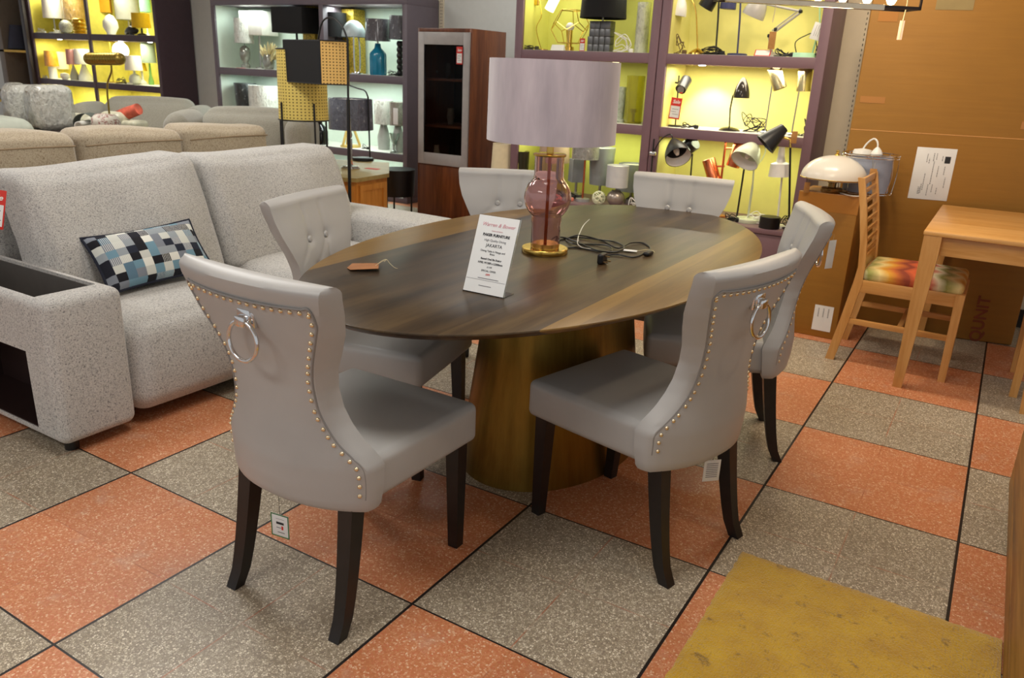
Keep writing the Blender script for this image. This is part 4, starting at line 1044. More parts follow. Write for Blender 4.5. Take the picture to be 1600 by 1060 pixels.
# ======================= SMALL-LAMP BUILDERS =======================
def z_at(px, py, Y): return W(px, py, Y).z
MT = lambda n, c, r=.5, m=0: plain(n, c, r, m)
WHITESH = MT('white_fabric_shade', (236, 232, 222), .8); BLACKSH = MT('black_fabric_shade', (12, 12, 14), .85)
CREAMSH = MT('cream_fabric_shade', (226, 212, 176), .8); GREYSH = MT('grey_fabric_shade', (140, 144, 146), .8)
SILVSH = MT('silver_satin_shade', (150, 156, 158), .35, .4); SILVER = MT('brushed_silver', (176, 174, 170), .3, .9)
COPPER = MT('copper', (214, 118, 78), .25, .85); MINTP = MT('mint_paint', (206, 212, 184), .35)
NAVYP = MT('navy_paint', (56, 58, 98), .35); DKGREY = MT('dark_grey_metal', (40, 40, 42), .38, .15); LTGREY = MT('light_grey_paint', (176, 172, 166), .35)
def shade(t, x, y, zb, zt, rb, rt, mat, seg=40, lining=None, name='lamp_shade', rot=0):
    o = MB().lathe([(rb, zb), (rt, zt), (rt - .003, zt), (rb - .003, zb)], (x, y, 0), seg, closed=True, rot=rot).build(name, mat, t)
    MB().lathe([(0, zt - .012), (rt - .004, zt - .012)], (x, y, 0), seg, rot=rot).build('diffuser', lining or LINING, o)
    return o
def tlamp(label, px, Y, zs, sh, body, name='table_lamp', group=None, bmat=None, smat=None, pole=.006, seg=32, sseg=40, brot=0):
    """px: base centre pixel (x, y); sh: (cx, half-width top, half-width bottom, ytop, ybottom); body: [(half-width px, y px)] bottom to top"""
    q = W(px[0], px[1], Y); k = K(px[0], px[1], Y)
    t = thing(name, label, 'lamp', (q.x, Y, zs), 0, group)
    off = zs - q.z                                                    # keep the foot on the shelf
    Z = lambda y: max(0.0, W(px[0], y, Y).z - q.z)
    if body:
        prof = [(0, 0)] + [(r * k, Z(y)) for r, y in body] + [(0, Z(body[-1][1]))]
        MB().lathe(prof, seg=seg, rot=brot).build('base', bmat, t)
    if sh:
        cx, rt, rb, yt, yb = sh
        dx = 0
        if pole and body: MB().cyl(0, 0, Z(body[-1][1]) - .002, Z(yb) + .03 if Z(yb) > Z(body[-1][1]) - .03 else Z(body[-1][1]) + .03, pole, seg=12).build('stem', bmat if bmat else BRASS, t)
        shade(t, dx, 0, Z(yb), Z(yt), rb * k, rt * k, smat or WHITESH, sseg)
    return t
def cable_coil(label, px, Y, zs, w, h, mat=BLACKPL, n=7, seed=1, plug=True, name='cable_coil', cat='cable'):
    q = W(px[0], px[1], Y); k = K(px[0], px[1], Y); rnd = random.Random(seed); t = thing(name, label, cat, (q.x, Y, zs))
    pts = []; W2 = w * k / 2; H2 = h * k
    for i in range(n * 5):
        a = i * 2 * math.pi / 5 + rnd.uniform(-.3, .3); r = W2 * rnd.uniform(.45, 1); pts.append((r * math.cos(a), r * math.sin(a) * .45, .005 + H2 * rnd.uniform(0, 1) * (.5 + .5 * math.sin(a * .5))))
    MB().tube(spline(pts, 5), .0028, 6).build('flex', mat, t)
    if plug: MB().rbox(W2 * .9, 0, .014, .03, .022, .026, .007, 2, 2).build('plug', mat, t)
    return t
def dome_head(t, base, tip, rad, nr, mat, lining=LINING, name='lamp_head', bell=1.0):
    """metal reflector head from the narrow end `base` to the open rim `tip`"""
    b, e = Vector(base), Vector(tip); L = (e - b).length; prof = []
    for i in range(13):
        s_ = i / 12; r = nr + (rad - nr) * (math.sin(s_ * math.pi / 2) ** bell); prof.append((r, L * s_))
    o = MB().lathe([(0, 0)] + prof + [(prof[-1][0] - .0035, L)] + [(max(r - .003, .001), z + .001) for r, z in prof[::-1]], b, 36, e - b).build(name, mat, t)
    MB().lathe([(max(r - .0034, .001), z) for r, z in prof[2:-1]] + [(rad - .0036, L - .002)], b, 36, e - b).build('head_lining', lining, o)
    MB().lathe([(0, L * .35), (.014, L * .4), (.02, L * .62), (.012, L * .82), (0, L * .85)], b, 16, e - b).build('bulb', MT('frosted_bulb', (240, 238, 230), .3), o)
    return o
def can_head(t, a, b, r, mat, name='lamp_head'):
    a, b = Vector(a), Vector(b); L = (b - a).length
    o = MB().lathe([(0, 0), (r * .94, 0), (r, .004), (r, L), (r - .004, L), (r - .005, L - .02), (0, L - .02)], a, 32, b - a).build(name, mat, t)
    return o
def L3(t, px, py, Y): return W(px, py, Y) - Vector(t.location)
# ======================= RIGHT UNIT =======================
z1, z2, z0 = ZS[1], ZS[2], ZS[0]
def right_unit():
    Y = 4.48
    # --- upper shelf
    q = W(1090, 78, Y); t = thing('desk_lamp', 'brass gooseneck desk lamp with small white bell shade, upper shelf far left', 'lamp', (q.x, Y, z2)); S_ = lambda x, y: L3(t, x, y, Y) + Vector((0, 0, q.z - z2)) * 0
    dz = Vector((0, 0, 0))
    MB().lathe([(0, 0), (.058, 0), (.056, .012), (.03, .03), (.01, .04), (0, .04)], seg=36).build('base', BRASS, t)
    MB().tube([(0, 0, .03)] + spline([S_(1089, 50), S_(1088, 25), S_(1085, 8), S_(1078, -4), S_(1070, -8), S_(1064, -3)], 6), .0045, 8).build('gooseneck', BRASS, t)
    dome_head(t, S_(1064, -6), S_(1057, 24), .062, .022, WHITEPL, bell=.8)
    for lab, bx, hx, mat, hm in (('black desk lamp with upright pole, upper shelf, left of the navy one', 1119, (1102, 12, 1118, -14), BLACKMT, BLACKMT), ('navy blue desk lamp with round base on the upper shelf', 1153, (1137, 14, 1142, -16), NAVYP, NAVYP)):
        q = W(bx, 76, Y); t = thing('desk_lamp', lab, 'lamp', (q.x, Y, z2)); S_ = lambda x, y: L3(t, x, y, Y)
        MB().lathe([(0, 0), (.062, 0), (.062, .012), (.056, .016), (0, .016)], seg=36).build('base', mat, t)
        MB().tube([(0, 0, .015), S_(bx + 3, 30) * 1, S_(bx + 5, -20)], .006, 8).build('pole', mat, t)
        dome_head(t, S_(hx[2], hx[3]), S_(hx[0], hx[1]), .050, .035, hm, bell=.6)
        MB().tube([S_(bx + 5, -18), S_(hx[2], hx[3] + 4)], .006, 8).build('arm', mat, t)
    q = W(1206, 82, Y); t = thing('desk_lamp', 'pale grey spring-arm desk lamp with dome head, upper shelf', 'lamp', (q.x, Y, z2)); S_ = lambda x, y: L3(t, x, y, Y)
    MB().lathe([(0, 0), (.065, 0), (.065, .01), (.05, .016), (.02, .03), (0, .03)], seg=36).build('base', LTGREY, t)
    MB().tube([(0, 0, .02), S_(1202, 56)], .009, 8).tube([S_(1202, 56), S_(1250, 20)], .008, 8).tube([S_(1206, 48), S_(1252, 13)], .004, 6).tube([S_(1252, 18), S_(1186, 4)], .007, 8).build('spring_arm', LTGREY, t)
    m = MB()
    for a, b in ((1202, 56), (1251, 18), (1212, 46)): m.rbox(*S_(a, b), .02, .03, .02, .006, 2, 2)
    m.build('joint', BLACKPL, t)
    dome_head(t, S_(1192, -6), S_(1176, 26), .07, .03, LTGREY)
    q = W(1256, 82, Y); t = thing('desk_lamp', 'mint green round-based desk lamp at right end of the upper shelf', 'lamp', (q.x, Y, z2)); S_ = lambda x, y: L3(t, x, y, Y)
    MB().lathe([(0, 0), (.085, 0), (.085, .022), (.08, .028), (0, .028)], seg=40).build('base', MT('mint_green', (176, 222, 190), .4), t)
    MB().tube([(.05, 0, .02), S_(1281, 40), S_(1281, -40)], .005, 8).build('pole', MT('mint_green', (176, 222, 190), .4), t)
    MB().tube(spline([(-.045, 0, .03), S_(1243, 66), S_(1258, 56), S_(1272, 54), (.08, 0, .03)], 6), .003, 6).build('flex', BLACKPL, t)
    p = W(1283, 36, 4.40); u = swing_tag((p.x, 4.40, p.z + .02), -.2, .062, .095, PAPER, 'handwritten white tag hanging from the mint green desk lamp', .02, tilt=.25, lines=[(.3 + .2 * i, .33 + .2 * i, .15, .8, GREYPR) for i in range(3)])
    p = W(1209, 44, 4.40); swing_tag((p.x, 4.40, p.z), .1, .040, .10, KRAFT, 'tall kraft tag hanging from the grey spring-arm lamp', .02)
    p = W(1192, 73, 4.39); u = thing('price_card', 'white price card with red border leaning on the upper shelf', 'card', (p.x, 4.39, z2 + .002)); u.rotation_euler = (math.radians(-48), 0, .1)
    MB().bbox(-.048, .048, -.001, .001, 0, .055, .0004).build('card', REDPR, u); MB().box(-.042, .042, -.0016, -.001, .005, .05).build('price_panel', PAPER, u)
    cable_coil('black cable bundle between the brass and navy lamps', (1113, 79), 4.41, z2, 36, 15, n=9, seed=3)
    cable_coil('brown cable loop beside the white bell-shaded lamp', (1062, 75), 4.42, z2, 18, 32, mat=MT('brown_flex', (96, 72, 40), .5), n=3, seed=6)
    cable_coil('black cable bundle left of the mint green base', (1224, 82), 4.42, z2, 30, 13, n=6, seed=4)
    cable_coil('black plug and cable right of the mint green base', (1279, 82), 4.41, z2, 12, 20, n=4, seed=5)
    # --- middle shelf
    q = W(1055, 198, Y); t = thing('spot_lamp', 'black pole spot lamp with chrome-backed round head, middle shelf left', 'lamp', (q.x, Y, z1)); S_ = lambda x, y: L3(t, x, y, Y)
    MB().lathe([(0, 0), (.05, 0), (.05, .01), (.045, .014), (0, .014)], seg=32).build('base', BLACKPL, t)
    MB().tube([(0, 0, .01), S_(1061, 118)], .005, 8).build('pole', BLACKMT, t)
    h = can_head(t, S_(1069, 124) + Vector((.0, .05, 0)), S_(1066, 140) + Vector((0, -.03, -.0)), .036, DKGREY)
    MB().lathe([(0, 0), (.024, .0), (.024, .004), (0, .004)], S_(1066, 140) + Vector((0, -.024, 0)), 24, (-.05, -1, -.25)).build('bulb_face', CHROME, h)
    MB().tube([S_(1055, 129), S_(1066, 131)], .006, 8).build('clamp', BLACKPL, t)
    p = W(1058, 153, 4.40); sale_tag('red sale tag hanging on the black spot lamp, middle shelf', (p.x, 4.40, p.z), (0, math.radians(4), 0), .075, .135)
    cable_coil('black and clear cable beside the black spot lamp base', (1076, 196), 4.42, z1, 28, 12, n=5, seed=8)
    q = W(1139, 204, Y); t = thing('desk_lamp', 'glossy black egg-headed desk lamp in the middle of the bright bay', 'lamp', (q.x, Y, z1)); S_ = lambda x, y: L3(t, x, y, Y)
    GB = MT('gloss_black_chrome', (60, 56, 52), .12, .6)
    MB().lathe([(0, 0), (.068, 0), (.07, .008), (.05, .02), (.015, .028), (0, .028)], seg=40).build('base', GB, t)
    MB().tube([(0, 0, .02), S_(1141, 170), S_(1145, 150), S_(1148, 146)], .005, 8).build('pole', GB, t)
    dome_head(t, S_(1162, 121), S_(1158, 153), .052, .006, GB, MT('grey_lining', (170, 168, 160), .5), bell=.75)
    for bx, lab, (ax, ay), (cx, cy) in ((1195, 'chrome cylinder spotlight lamp with tilted head, middle shelf', (1209, 106), (1219, 139)), (1237, 'upright chrome cylinder spotlight lamp at right end of middle shelf', (1259, 106), (1255, 143))):
        q = W(bx, 207, Y); t = thing('desk_lamp', lab, 'lamp', (q.x, Y, z1)); S_ = lambda x, y: L3(t, x, y, Y)
        MB().lathe([(0, 0), (.05, 0), (.05, .014), (.046, .018), (0, .018)], seg=32).build('base', CHROME, t)
        MB().tube([(0, 0, .015), S_(bx + 12, 128 if bx < 1200 else 140)], .0045, 8).build('pole', SILVER, t)
        can_head(t, S_(ax, ay), S_(cx, cy), .042, MT('brushed_nickel', (190, 176, 134), .25, .9))
    cable_coil('black looped cable standing behind the egg-headed lamp base', (1175, 205), 4.52, z1, 42, 34, n=7, seed=11)
    cable_coil('black looped cable by the last chrome lamp, middle shelf right', (1262, 207), 4.5, z1, 22, 36, n=3, seed=12)
    # --- ledge
    def ledge(px, py):
        p = F(px, py, z0); return p
    p = ledge(1016, 330); p.y = 4.33; Y = 4.33
    t = thing('desk_lamp', 'black gooseneck desk lamp with dome head on the mauve ledge, left', 'lamp', (W(1015, 300, Y).x, Y, z0)); S_ = lambda x, y: L3(t, x, y, Y)
    MB().lathe([(0, 0), (.06, 0), (.06, .01), (.05, .015), (0, .015)], seg=36).build('base', BLACKMT, t)
    MB().tube([(0, 0, .01), S_(1022, 217)], .0055, 8).build('pole', BLACKMT, t)
    MB().tube(spline([S_(1020, 240), S_(1030, 222), S_(1041, 212), S_(1049, 211), S_(1052, 222)], 6), .004, 8).build('gooseneck', BLACKMT, t)
    MB().rbox(*S_(1020, 240), .045, .03, .03, .01, 3, 2).build('clamp', CHROME, t)
    dome_head(t, S_(1052, 220), closer(W(1060, 246, Y), .10) - Vector(t.location), .085, .022, DKGREY)
    Y = 4.46; t = thing('desk_lamp', 'black desk lamp with cylinder head behind the gooseneck lamp', 'lamp', (W(1076, 320, Y).x, Y, z0)); S_ = lambda x, y: L3(t, x, y, Y)
    MB().lathe([(0, 0), (.06, 0), (.06, .01), (0, .015)], seg=36).build('base', BLACKMT, t)
    MB().tube([(0, 0, .01), S_(1082, 240)], .0055, 8).build('pole', BLACKMT, t)
    can_head(t, S_(1088, 222) + Vector((0, -.03, 0)), S_(1060, 240), .05, BLACKMT)
    Y = 4.45; t = thing('desk_lamp', 'copper tube lamp with two cylinder heads on the mauve ledge', 'lamp', (W(1122, 320, Y).x, Y, z0)); S_ = lambda x, y: L3(t, x, y, Y)
    MB().lathe([(0, 0), (.06, 0), (.06, .012), (0, .016)], seg=36).build('base', COPPER, t)
    MB().tube([(0, 0, .01), S_(1134, 222)], .0075, 10).tube([S_(1132, 260), S_(1118, 260)], .006, 8).tube([S_(1134, 232), S_(1150, 232)], .006, 8).build('pole', COPPER, t)
    can_head(t, S_(1107, 249), S_(1118, 287), .043, COPPER); can_head(t, S_(1158, 222), S_(1145, 260), .043, COPPER)
    m = MB().lathe([(0, -.002), (.032, -.002), (.032, .001), (0, .001)], S_(1107, 249), 24, S_(1107, 249) - S_(1117, 285)).build('bulb_face', glow('lit_bulb_face', (255, 240, 200), 5), t)
    Y = 4.30; p = ledge(1168, 346); Y = max(4.27, min(4.4, p.y)); t = thing('desk_lamp', 'large cream green desk lamp with dome head and round base on the ledge', 'lamp', (W(1168, 345, Y).x, Y, z0)); S_ = lambda x, y: L3(t, x, y, Y)
    MB().lathe([(0, 0), (.078, 0), (.08, .004), (.08, .022), (.074, .028), (0, .03)], seg=48).build('base', MINTP, t)
    MB().tube([(0, 0, .02), S_(1176, 290)], .0075, 10).tube([S_(1176, 290), S_(1178, 262)], .0055, 10).tube(spline([S_(1178, 262), S_(1190, 250), S_(1196, 232), S_(1186, 214), S_(1180, 228)], 6), .004, 8).build('pole', MINTP, t)
    dome_head(t, S_(1181, 224), closer(W(1163, 252, Y), .10) - Vector(t.location), .090, .024, MINTP)
    Y = 4.36; t = thing('desk_lamp', 'white desk lamp with stepped bell shade at the right of the ledge', 'lamp', (W(1216, 338, Y).x, Y, z0)); S_ = lambda x, y: L3(t, x, y, Y)
    MB().lathe([(0, 0), (.06, 0), (.06, .014), (0, .018)], seg=36).build('base', WHITEPL, t)
    MB().tube([(0, 0, .01), S_(1222, 275)], .006, 10).build('pole', WHITEPL, t)
    a = S_(1222, 230); b = S_(1218, 276); L = (b - a).length
    MB().lathe([(0, 0), (.018, 0), (.022, .06), (.03, L * .5), (.060, L * .56), (.068, L), (.064, L), (.056, L * .6), (0, L * .55)], a, 36, b - a).build('lamp_head', WHITEPL, t)
    Y = 4.255; t = thing('desk_lamp', 'black pole lamp with dark cone head and brass joint at ledge right end', 'lamp', (W(1234, 350, Y).x, Y, z0)); S_ = lambda x, y: L3(t, x, y, Y)
    MB().lathe([(0, 0), (.03, 0), (.03, .02), (.026, .024), (0, .024)], seg=36).build('base', BLACKMT, t)
    MB().tube([(0, 0, .01), S_(1235, 228)], .0065, 10).build('pole', BLACKMT, t)
    MB().tube([S_(1235, 231), S_(1235, 218), S_(1222, 214)], .0085, 10).build('brass_joint', BRASS, t)
    a = S_(1226, 199); b = closer(W(1195, 226, Y), .05) - Vector(t.location); L = (b - a).length
    h = MB().lathe([(0, 0), (.026, 0), (.030, .004), (.072, L), (.068, L), (.027, .01), (0, .01)], a, 40, b - a).build('lamp_head', DKGREY, t)
    MB().lathe([(.0268, .01), (.0675, L - .002)], a, 40, b - a).build('head_lining', MT('grey_lining', (170, 168, 160), .5), h)
    p = W(1243, 200, 4.24); swing_tag((p.x, 4.24, p.z), .3, .034, .07, KRAFT, 'kraft tag hanging beside the dark cone-headed lamp', .02)
    Y = 4.42; t = thing('desk_lamp', 'thin black pole lamp standing behind the cream green dome lamp', 'lamp', (W(1153, 325, Y).x, Y, z0)); S_ = lambda x, y: L3(t, x, y, Y)
    MB().lathe([(0, 0), (.05, 0), (.05, .012), (0, .016)], seg=36).build('base', BLACKMT, t); MB().tube([(0, 0, .01), S_(1163, 262)], .006, 8).build('pole', BLACKMT, t)
    p = ledge(1203, 357); p.y = 4.284; q = W(1203, 345, p.y); t = thing('drum_canister', 'short matt black drum standing at the front of the mauve ledge', 'canister', (q.x, p.y, z0))
    MB().lathe([(0, 0), (.060, 0), (.063, .002), (.063, .070), (.060, .073), (0, .073)], seg=40).build('drum_body', BLACKMT, t)
    q = W(1131, 342, 4.27); t = thing('drum_canister', 'small flat black puck on the ledge beside the far dining chair', 'canister', (q.x, 4.27, z0)); MB().lathe([(0, 0), (.022, 0), (.022, .026), (0, .03)], seg=28).build('drum_body', BLACKMT, t)
    cable_coil('tangle of black and white cables behind the cream green lamp base', (1188, 336), 4.40, z0, 50, 20, n=6, seed=21, mat=WHITEPL)
    cable_coil('black cable coil around the foot of the cone-headed lamp', (1236, 344), 4.33, z0, 34, 22, n=5, seed=22)
    cable_coil('black cable and plug beside the small black puck', (1142, 336), 4.34, z0, 26, 12, n=5, seed=23)
right_unit()
# ======================= CENTRE UNIT =======================
def centre_unit():
    Y = 4.5
    q = W(846, 68, Y); t = thing('desk_lamp', 'gold leaf-shaped lamp glowing at the top left of centre unit', 'lamp', (q.x, Y, z2)); S_ = lambda x, y: L3(t, x, y, Y)
    MB().lathe([(0, 0), (.05, 0), (.05, .01), (0, .014)], seg=32).build('base', BRASS, t); MB().tube(spline([(0, 0, .01), S_(838, 45), S_(846, 24), S_(842, -4)], 6), .003, 6).build('stem', BRASS, t)
    can_head(t, S_(872, -12), S_(858, 16), .035, glow('glowing_shade', (255, 244, 190), 2.0)); MB().rbox(*S_(838, -2), .05, .02, .09, .01, 3, 3).build('leaf', BRASS, t)
    # wire football globe
    q = W(889, 72, Y); k = K(889, 40, Y); t = thing('wire_globe_lamp', 'brass wire geometric globe lamp on the upper shelf', 'lamp', (q.x, Y, z2)); R_ = 30 * k; zc = W(889, 42, Y).z - z2
    bm = bmesh.new(); bmesh.ops.create_icosphere(bm, subdivisions=1, radius=R_); m = MB()
    for f in bm.faces: pass
    fc = {f.index: f.calc_center_median().normalized() * R_ for f in bm.faces}
    bm.faces.index_update() if hasattr(bm.faces, 'index_update') else None
    for e in bm.edges:
        if len(e.link_faces) == 2:
            a, b = [f.calc_center_median().normalized() * R_ for f in e.link_faces]; m.tube([a + Vector((0, 0, zc)), b + Vector((0, 0, zc))], .003, 6)
    bm.free(); m.build('wire_cage', BRASS, t); MB().lathe([(0, 0), (.035, 0), (.035, .03), (.02, .034), (.02, zc - .02), (0, zc - .02)], seg=24).build('base', BRASS, t)
    MB().lathe([(.03 * math.sin(a * math.pi / 10), zc - .03 * math.cos(a * math.pi / 10)) for a in range(11)], seg=20).build('bulb', MT('frosted_bulb', (240, 238, 230), .3), t)
    # black drum shade over puzzle base
    q = W(939, 73, 4.47); t = thing('table_lamp', 'black drum-shaded lamp on a pewter cut-out block base, upper shelf', 'lamp', (q.x, 4.47, z2)); k = K(939, 60, 4.47); Z = lambda y: W(939, y, 4.47).z - z2
    m = MB(); h = Z(33); rnd = random.Random(2)
    for i in range(4):
        for j in range(4):
            x = (-.5 + i / 4) * 38 * k; w = 38 * k / 4; zz = h * j / 4; off = rnd.uniform(0, .02); m.bbox(x + .001, x + w - .001, -.03 - off, .03, zz, zz + h / 4 - .001, .002)
    m.build('block_base', MT('pewter', (112, 112, 112), .35, .7), t); shade(t, 0, 0, Z(29), Z(-30), 36 * k, 33 * k, BLACKSH); MB().cyl(0, 0, h, Z(29) + .03, .006, seg=12).build('stem', SILVER, t)
    p = W(911, 51, 4.42); sale_tag('small red price tag beside the pewter block lamp', (p.x, 4.42, z2 + .085), (0, 0, 0), .04, .084)
    cable_coil('dark twisted cable at the left end of the centre unit', (825, 72), 4.41, z2, 36, 9, mat=MT('dark_olive_flex', (60, 54, 30), .5), n=6, seed=31)
    cable_coil('white cable heap right of the pewter block lamp', (972, 76), 4.42, z2, 34, 32, mat=WHITEPL, n=6, seed=32)
    q = W(1001, 78, Y); k = K(1001, 60, Y); t = thing('cylinder_lamp', 'tall white speckled cylinder lamp beside the mauve upright', 'lamp', (q.x, Y, z2)); MB().lathe([(0, 0), (10 * k, 0), (10.5 * k, .004), (10.5 * k, W(1001, 4, Y).z - z2), (0, W(1001, 4, Y).z - z2)], seg=32).build('lamp_shade', plastic_wrap('speckled_white', (220, 222, 200)), t)
    q = W(872, 76, 4.42); t = thing('price_ticket', 'white folded price ticket at the foot of the wire globe', 'card', (q.x, 4.42, z2)); MB().hexa([(-.05, -.02, 0), (.05, -.02, 0), (.05, .02, 0), (-.05, .02, 0)], [(-.05, -.001, .04), (.05, -.001, .04), (.05, .001, .04), (-.05, .001, .04)]).build('card', PAPER, t)
    # middle shelf
    tlamp('crystal column lamp half hidden behind the mauve shade', (966, 193), Y, z1, None, [(12, 193), (12, 189), (8, 186), (9, 160), (8, 137), (0, 136)], bmat=plastic_wrap('faceted_crystal', (170, 180, 160)))
    q = W(988, 194, Y); k = K(988, 160, Y); t = thing('glass_vase_lamp', 'tall yellow glass cylinder lamp on the centre middle shelf', 'lamp', (q.x, Y, z1)); h = W(988, 118, Y).z - z1
    MB().lathe(shell([(14 * k, .0), (14 * k, h)], .004), seg=36, closed=True).build('glass_shade', NT('amber_glass').set(Base_Color=srgb(206, 200, 60), Roughness=.1, Transmission_Weight=.8, Alpha=.75).m, t); MB().lathe([(0, 0), (.05, 0), (.05, .012), (.012, .014), (.012, .07), (.02, .075), (.02, .10), (0, .10)], seg=24).build('lamp_base', MT('dull_gold', (150, 130, 40), .4, .8), t)
    # ledge
    Y = 4.42
    q = W(784, 320, Y); k = K(784, 250, Y); t = thing('table_lamp', 'cream drum-shaded lamp just left of the pink glass lamp stem', 'lamp', (q.x, Y, z0)); Z = lambda y: W(784, y, Y).z - z0
    shade(t, 0, 0, Z(285), Z(224), 20 * k, 17 * k, CREAMSH); MB().lathe([(0, 0), (.05, 0), (.05, .02), (.02, .04), (.02, Z(280)), (0, Z(280))], seg=24).build('base', WHITEPL, t)
    q = W(813, 320, Y); k = K(813, 250, Y); t = thing('table_lamp', 'dark smoked glass cylinder lamp beside the cream drum lamp', 'lamp', (q.x, Y, z0)); MB().lathe([(0, 0), (9 * k, 0), (11 * k, W(813, 236, Y).z - z0), (0, W(813, 236, Y).z - z0 - .01)], seg=32).build('glass_body', MT('smoked_olive_glass', (52, 50, 34), .15), t)
    tlamp('grey rectangular-shaded lamp left of the copper-stemmed one', (899, 306), 4.48, z0, (902, 14, 15, 245, 281), [(10, 306), (10, 300), (2, 297), (2, 282)], bmat=SILVER, smat=GREYSH, sseg=4)
    q = W(910, 312, 4.36); k = K(910, 280, 4.36); t = thing('table_lamp', 'copper-stemmed lamp with silver mottled shade, marble foot on the ledge', 'lamp', (q.x, 4.36, z0)); Z = lambda y: W(910, y, 4.36).z - z0
    MB().lathe([(0, 0), (11 * k, 0), (11 * k, .02), (0, .022)], seg=32).build('base', MT('grey_marble', (150, 150, 150), .2), t); MB().cyl(0, 0, .02, Z(244), .007, seg=12).build('stem', COPPER, t)
    shade(t, 0, 0, Z(248), Z(205), 21 * k, 21 * k, plastic_wrap('mottled_silver', (150, 150, 146)))
    tlamp('tall silver satin-shaded lamp on the centre ledge', (936, 310), 4.5, z0, (944, 20, 17, 227, 285), [(10, 310), (10, 304), (2, 300), (2, 286)], bmat=SILVER, smat=SILVSH)
    q = W(961, 321, 4.33); k = K(961, 300, 4.33); t = thing('table_lamp', 'small lamp with light grey shade and round pewter ball base', 'lamp', (q.x, 4.33, z0)); Z = lambda y: W(961, y, 4.33).z - z0
    R_ = 14 * k; MB().lathe([(R_ * max(.45, math.sin(a)) if 0 < i < 12 else 0, R_ * .92 - R_ * .92 * math.cos(a)) for i, a in enumerate([j * math.pi / 12 for j in range(13)])], seg=36).build('ball_base', MT('pewter_ball', (164, 152, 142), .3, .6), t)
    shade(t, 0, 0, Z(292), Z(258), 17 * k, 17 * k, MT('light_grey_shade', (196, 198, 200), .8)); MB().cyl(0, 0, R_ * 1.7, Z(288), .007, seg=12).build('stem', SILVER, t)
    tlamp('grey drum-shaded lamp behind the small pewter ball lamp', (985, 310), 4.56, z0, (980, 22, 22, 248, 291), [(8, 310), (8, 304), (2, 300), (2, 290)], bmat=SILVER, smat=GREYSH)
    q = W(935, 318, 4.30); t = thing('string_light_ball', 'ball of coiled white-green string lights on the centre ledge', 'string lights', (q.x, 4.30, z0)); m = MB(); rnd = random.Random(9)
    for i in range(16):
        ax = Vector((rnd.uniform(-1, 1), rnd.uniform(-1, 1), rnd.uniform(-1, 1))).normalized(); u = ax.orthogonal().normalized(); v = ax.cross(u); r = .046; m.tube([Vector((0, 0, .049)) + (u * math.cos(j * .42) + v * math.sin(j * .42)) * r for j in range(15)], .0032, 6, closed=True)
    m.build('flex', MT('ivory_flex', (236, 238, 206), .5), t)
    cable_coil('black cable heap behind the copper-stemmed lamp foot', (893, 306), 4.40, z0, 34, 10, n=5, seed=41)
    cable_coil('white cable heap right of the pewter ball lamp', (993, 324), 4.27, z0, 30, 20, mat=WHITEPL, n=6, seed=42)
    cable_coil('red and white cable end at the left of the marble foot', (884, 313), 4.30, z0, 22, 8, mat=MT('salmon_flex', (226, 130, 110), .5), n=3, seed=43)
    tlamp('grey brown shaded lamp seen through the pink glass base', (862, 312), 4.5, z0, (862, 22, 24, 224, 262), [(12, 312), (12, 306), (3, 300), (3, 262)], bmat=SILVER, smat=MT('taupe_shade', (176, 150, 128), .8))
centre_unit()
# ======================= CABINET CONTENTS =======================
def cab_items():
    SG = glassy('pale_smoked_glass', (190, 190, 186), .04)
    Y = 5.25; rows = [(123, ((676, 18, 20), (700, 9, 22))), (197, ((677, 9, 26), (704, 12, 24))), (250, ((680, 14, 22), (706, 10, 26)))]
    names = [('wide grey bowl on the top shelf inside the glass-door cabinet', 'clear glass vase on the top shelf inside the glass-door cabinet'), ('slim dark vase on middle shelf inside the glass-door cabinet', 'grey jar on middle shelf inside the glass-door cabinet'), ('cream bowl stack on the lowest shelf inside the glass-door cabinet', 'clear glass dish on lowest shelf inside the glass-door cabinet')]
    for (py, its), nm in zip(rows, names):
        zb = zcab(py) + (.012 if py == 250 else 0)
        if py == 250: zb = zcab(258) + .011
        for (px, w, h), lab in zip(its, nm):
            q = W(px, py, Y); k = K(px, py, Y); r = w * k / 2; hh = h * k
            t = thing('vase' if 'vase' in lab else ('jar' if 'jar' in lab else 'bowl'), lab, 'vessel', (q.x, Y, zb))
            MB().lathe([(0, 0), (r * .6, 0), (r, hh * .45), (r * .8, hh * .85), (r * .85, hh), (r * .78, hh), (r * .72, hh * .85), (r * .9, hh * .45), (0, .01)], seg=28).build('vessel_wall', SG if 'clear' in lab else MT('dim_ceramic_' + str(px), (120, 116, 108) if 'cream' not in lab else (196, 186, 160), .4), t)
cab_items()
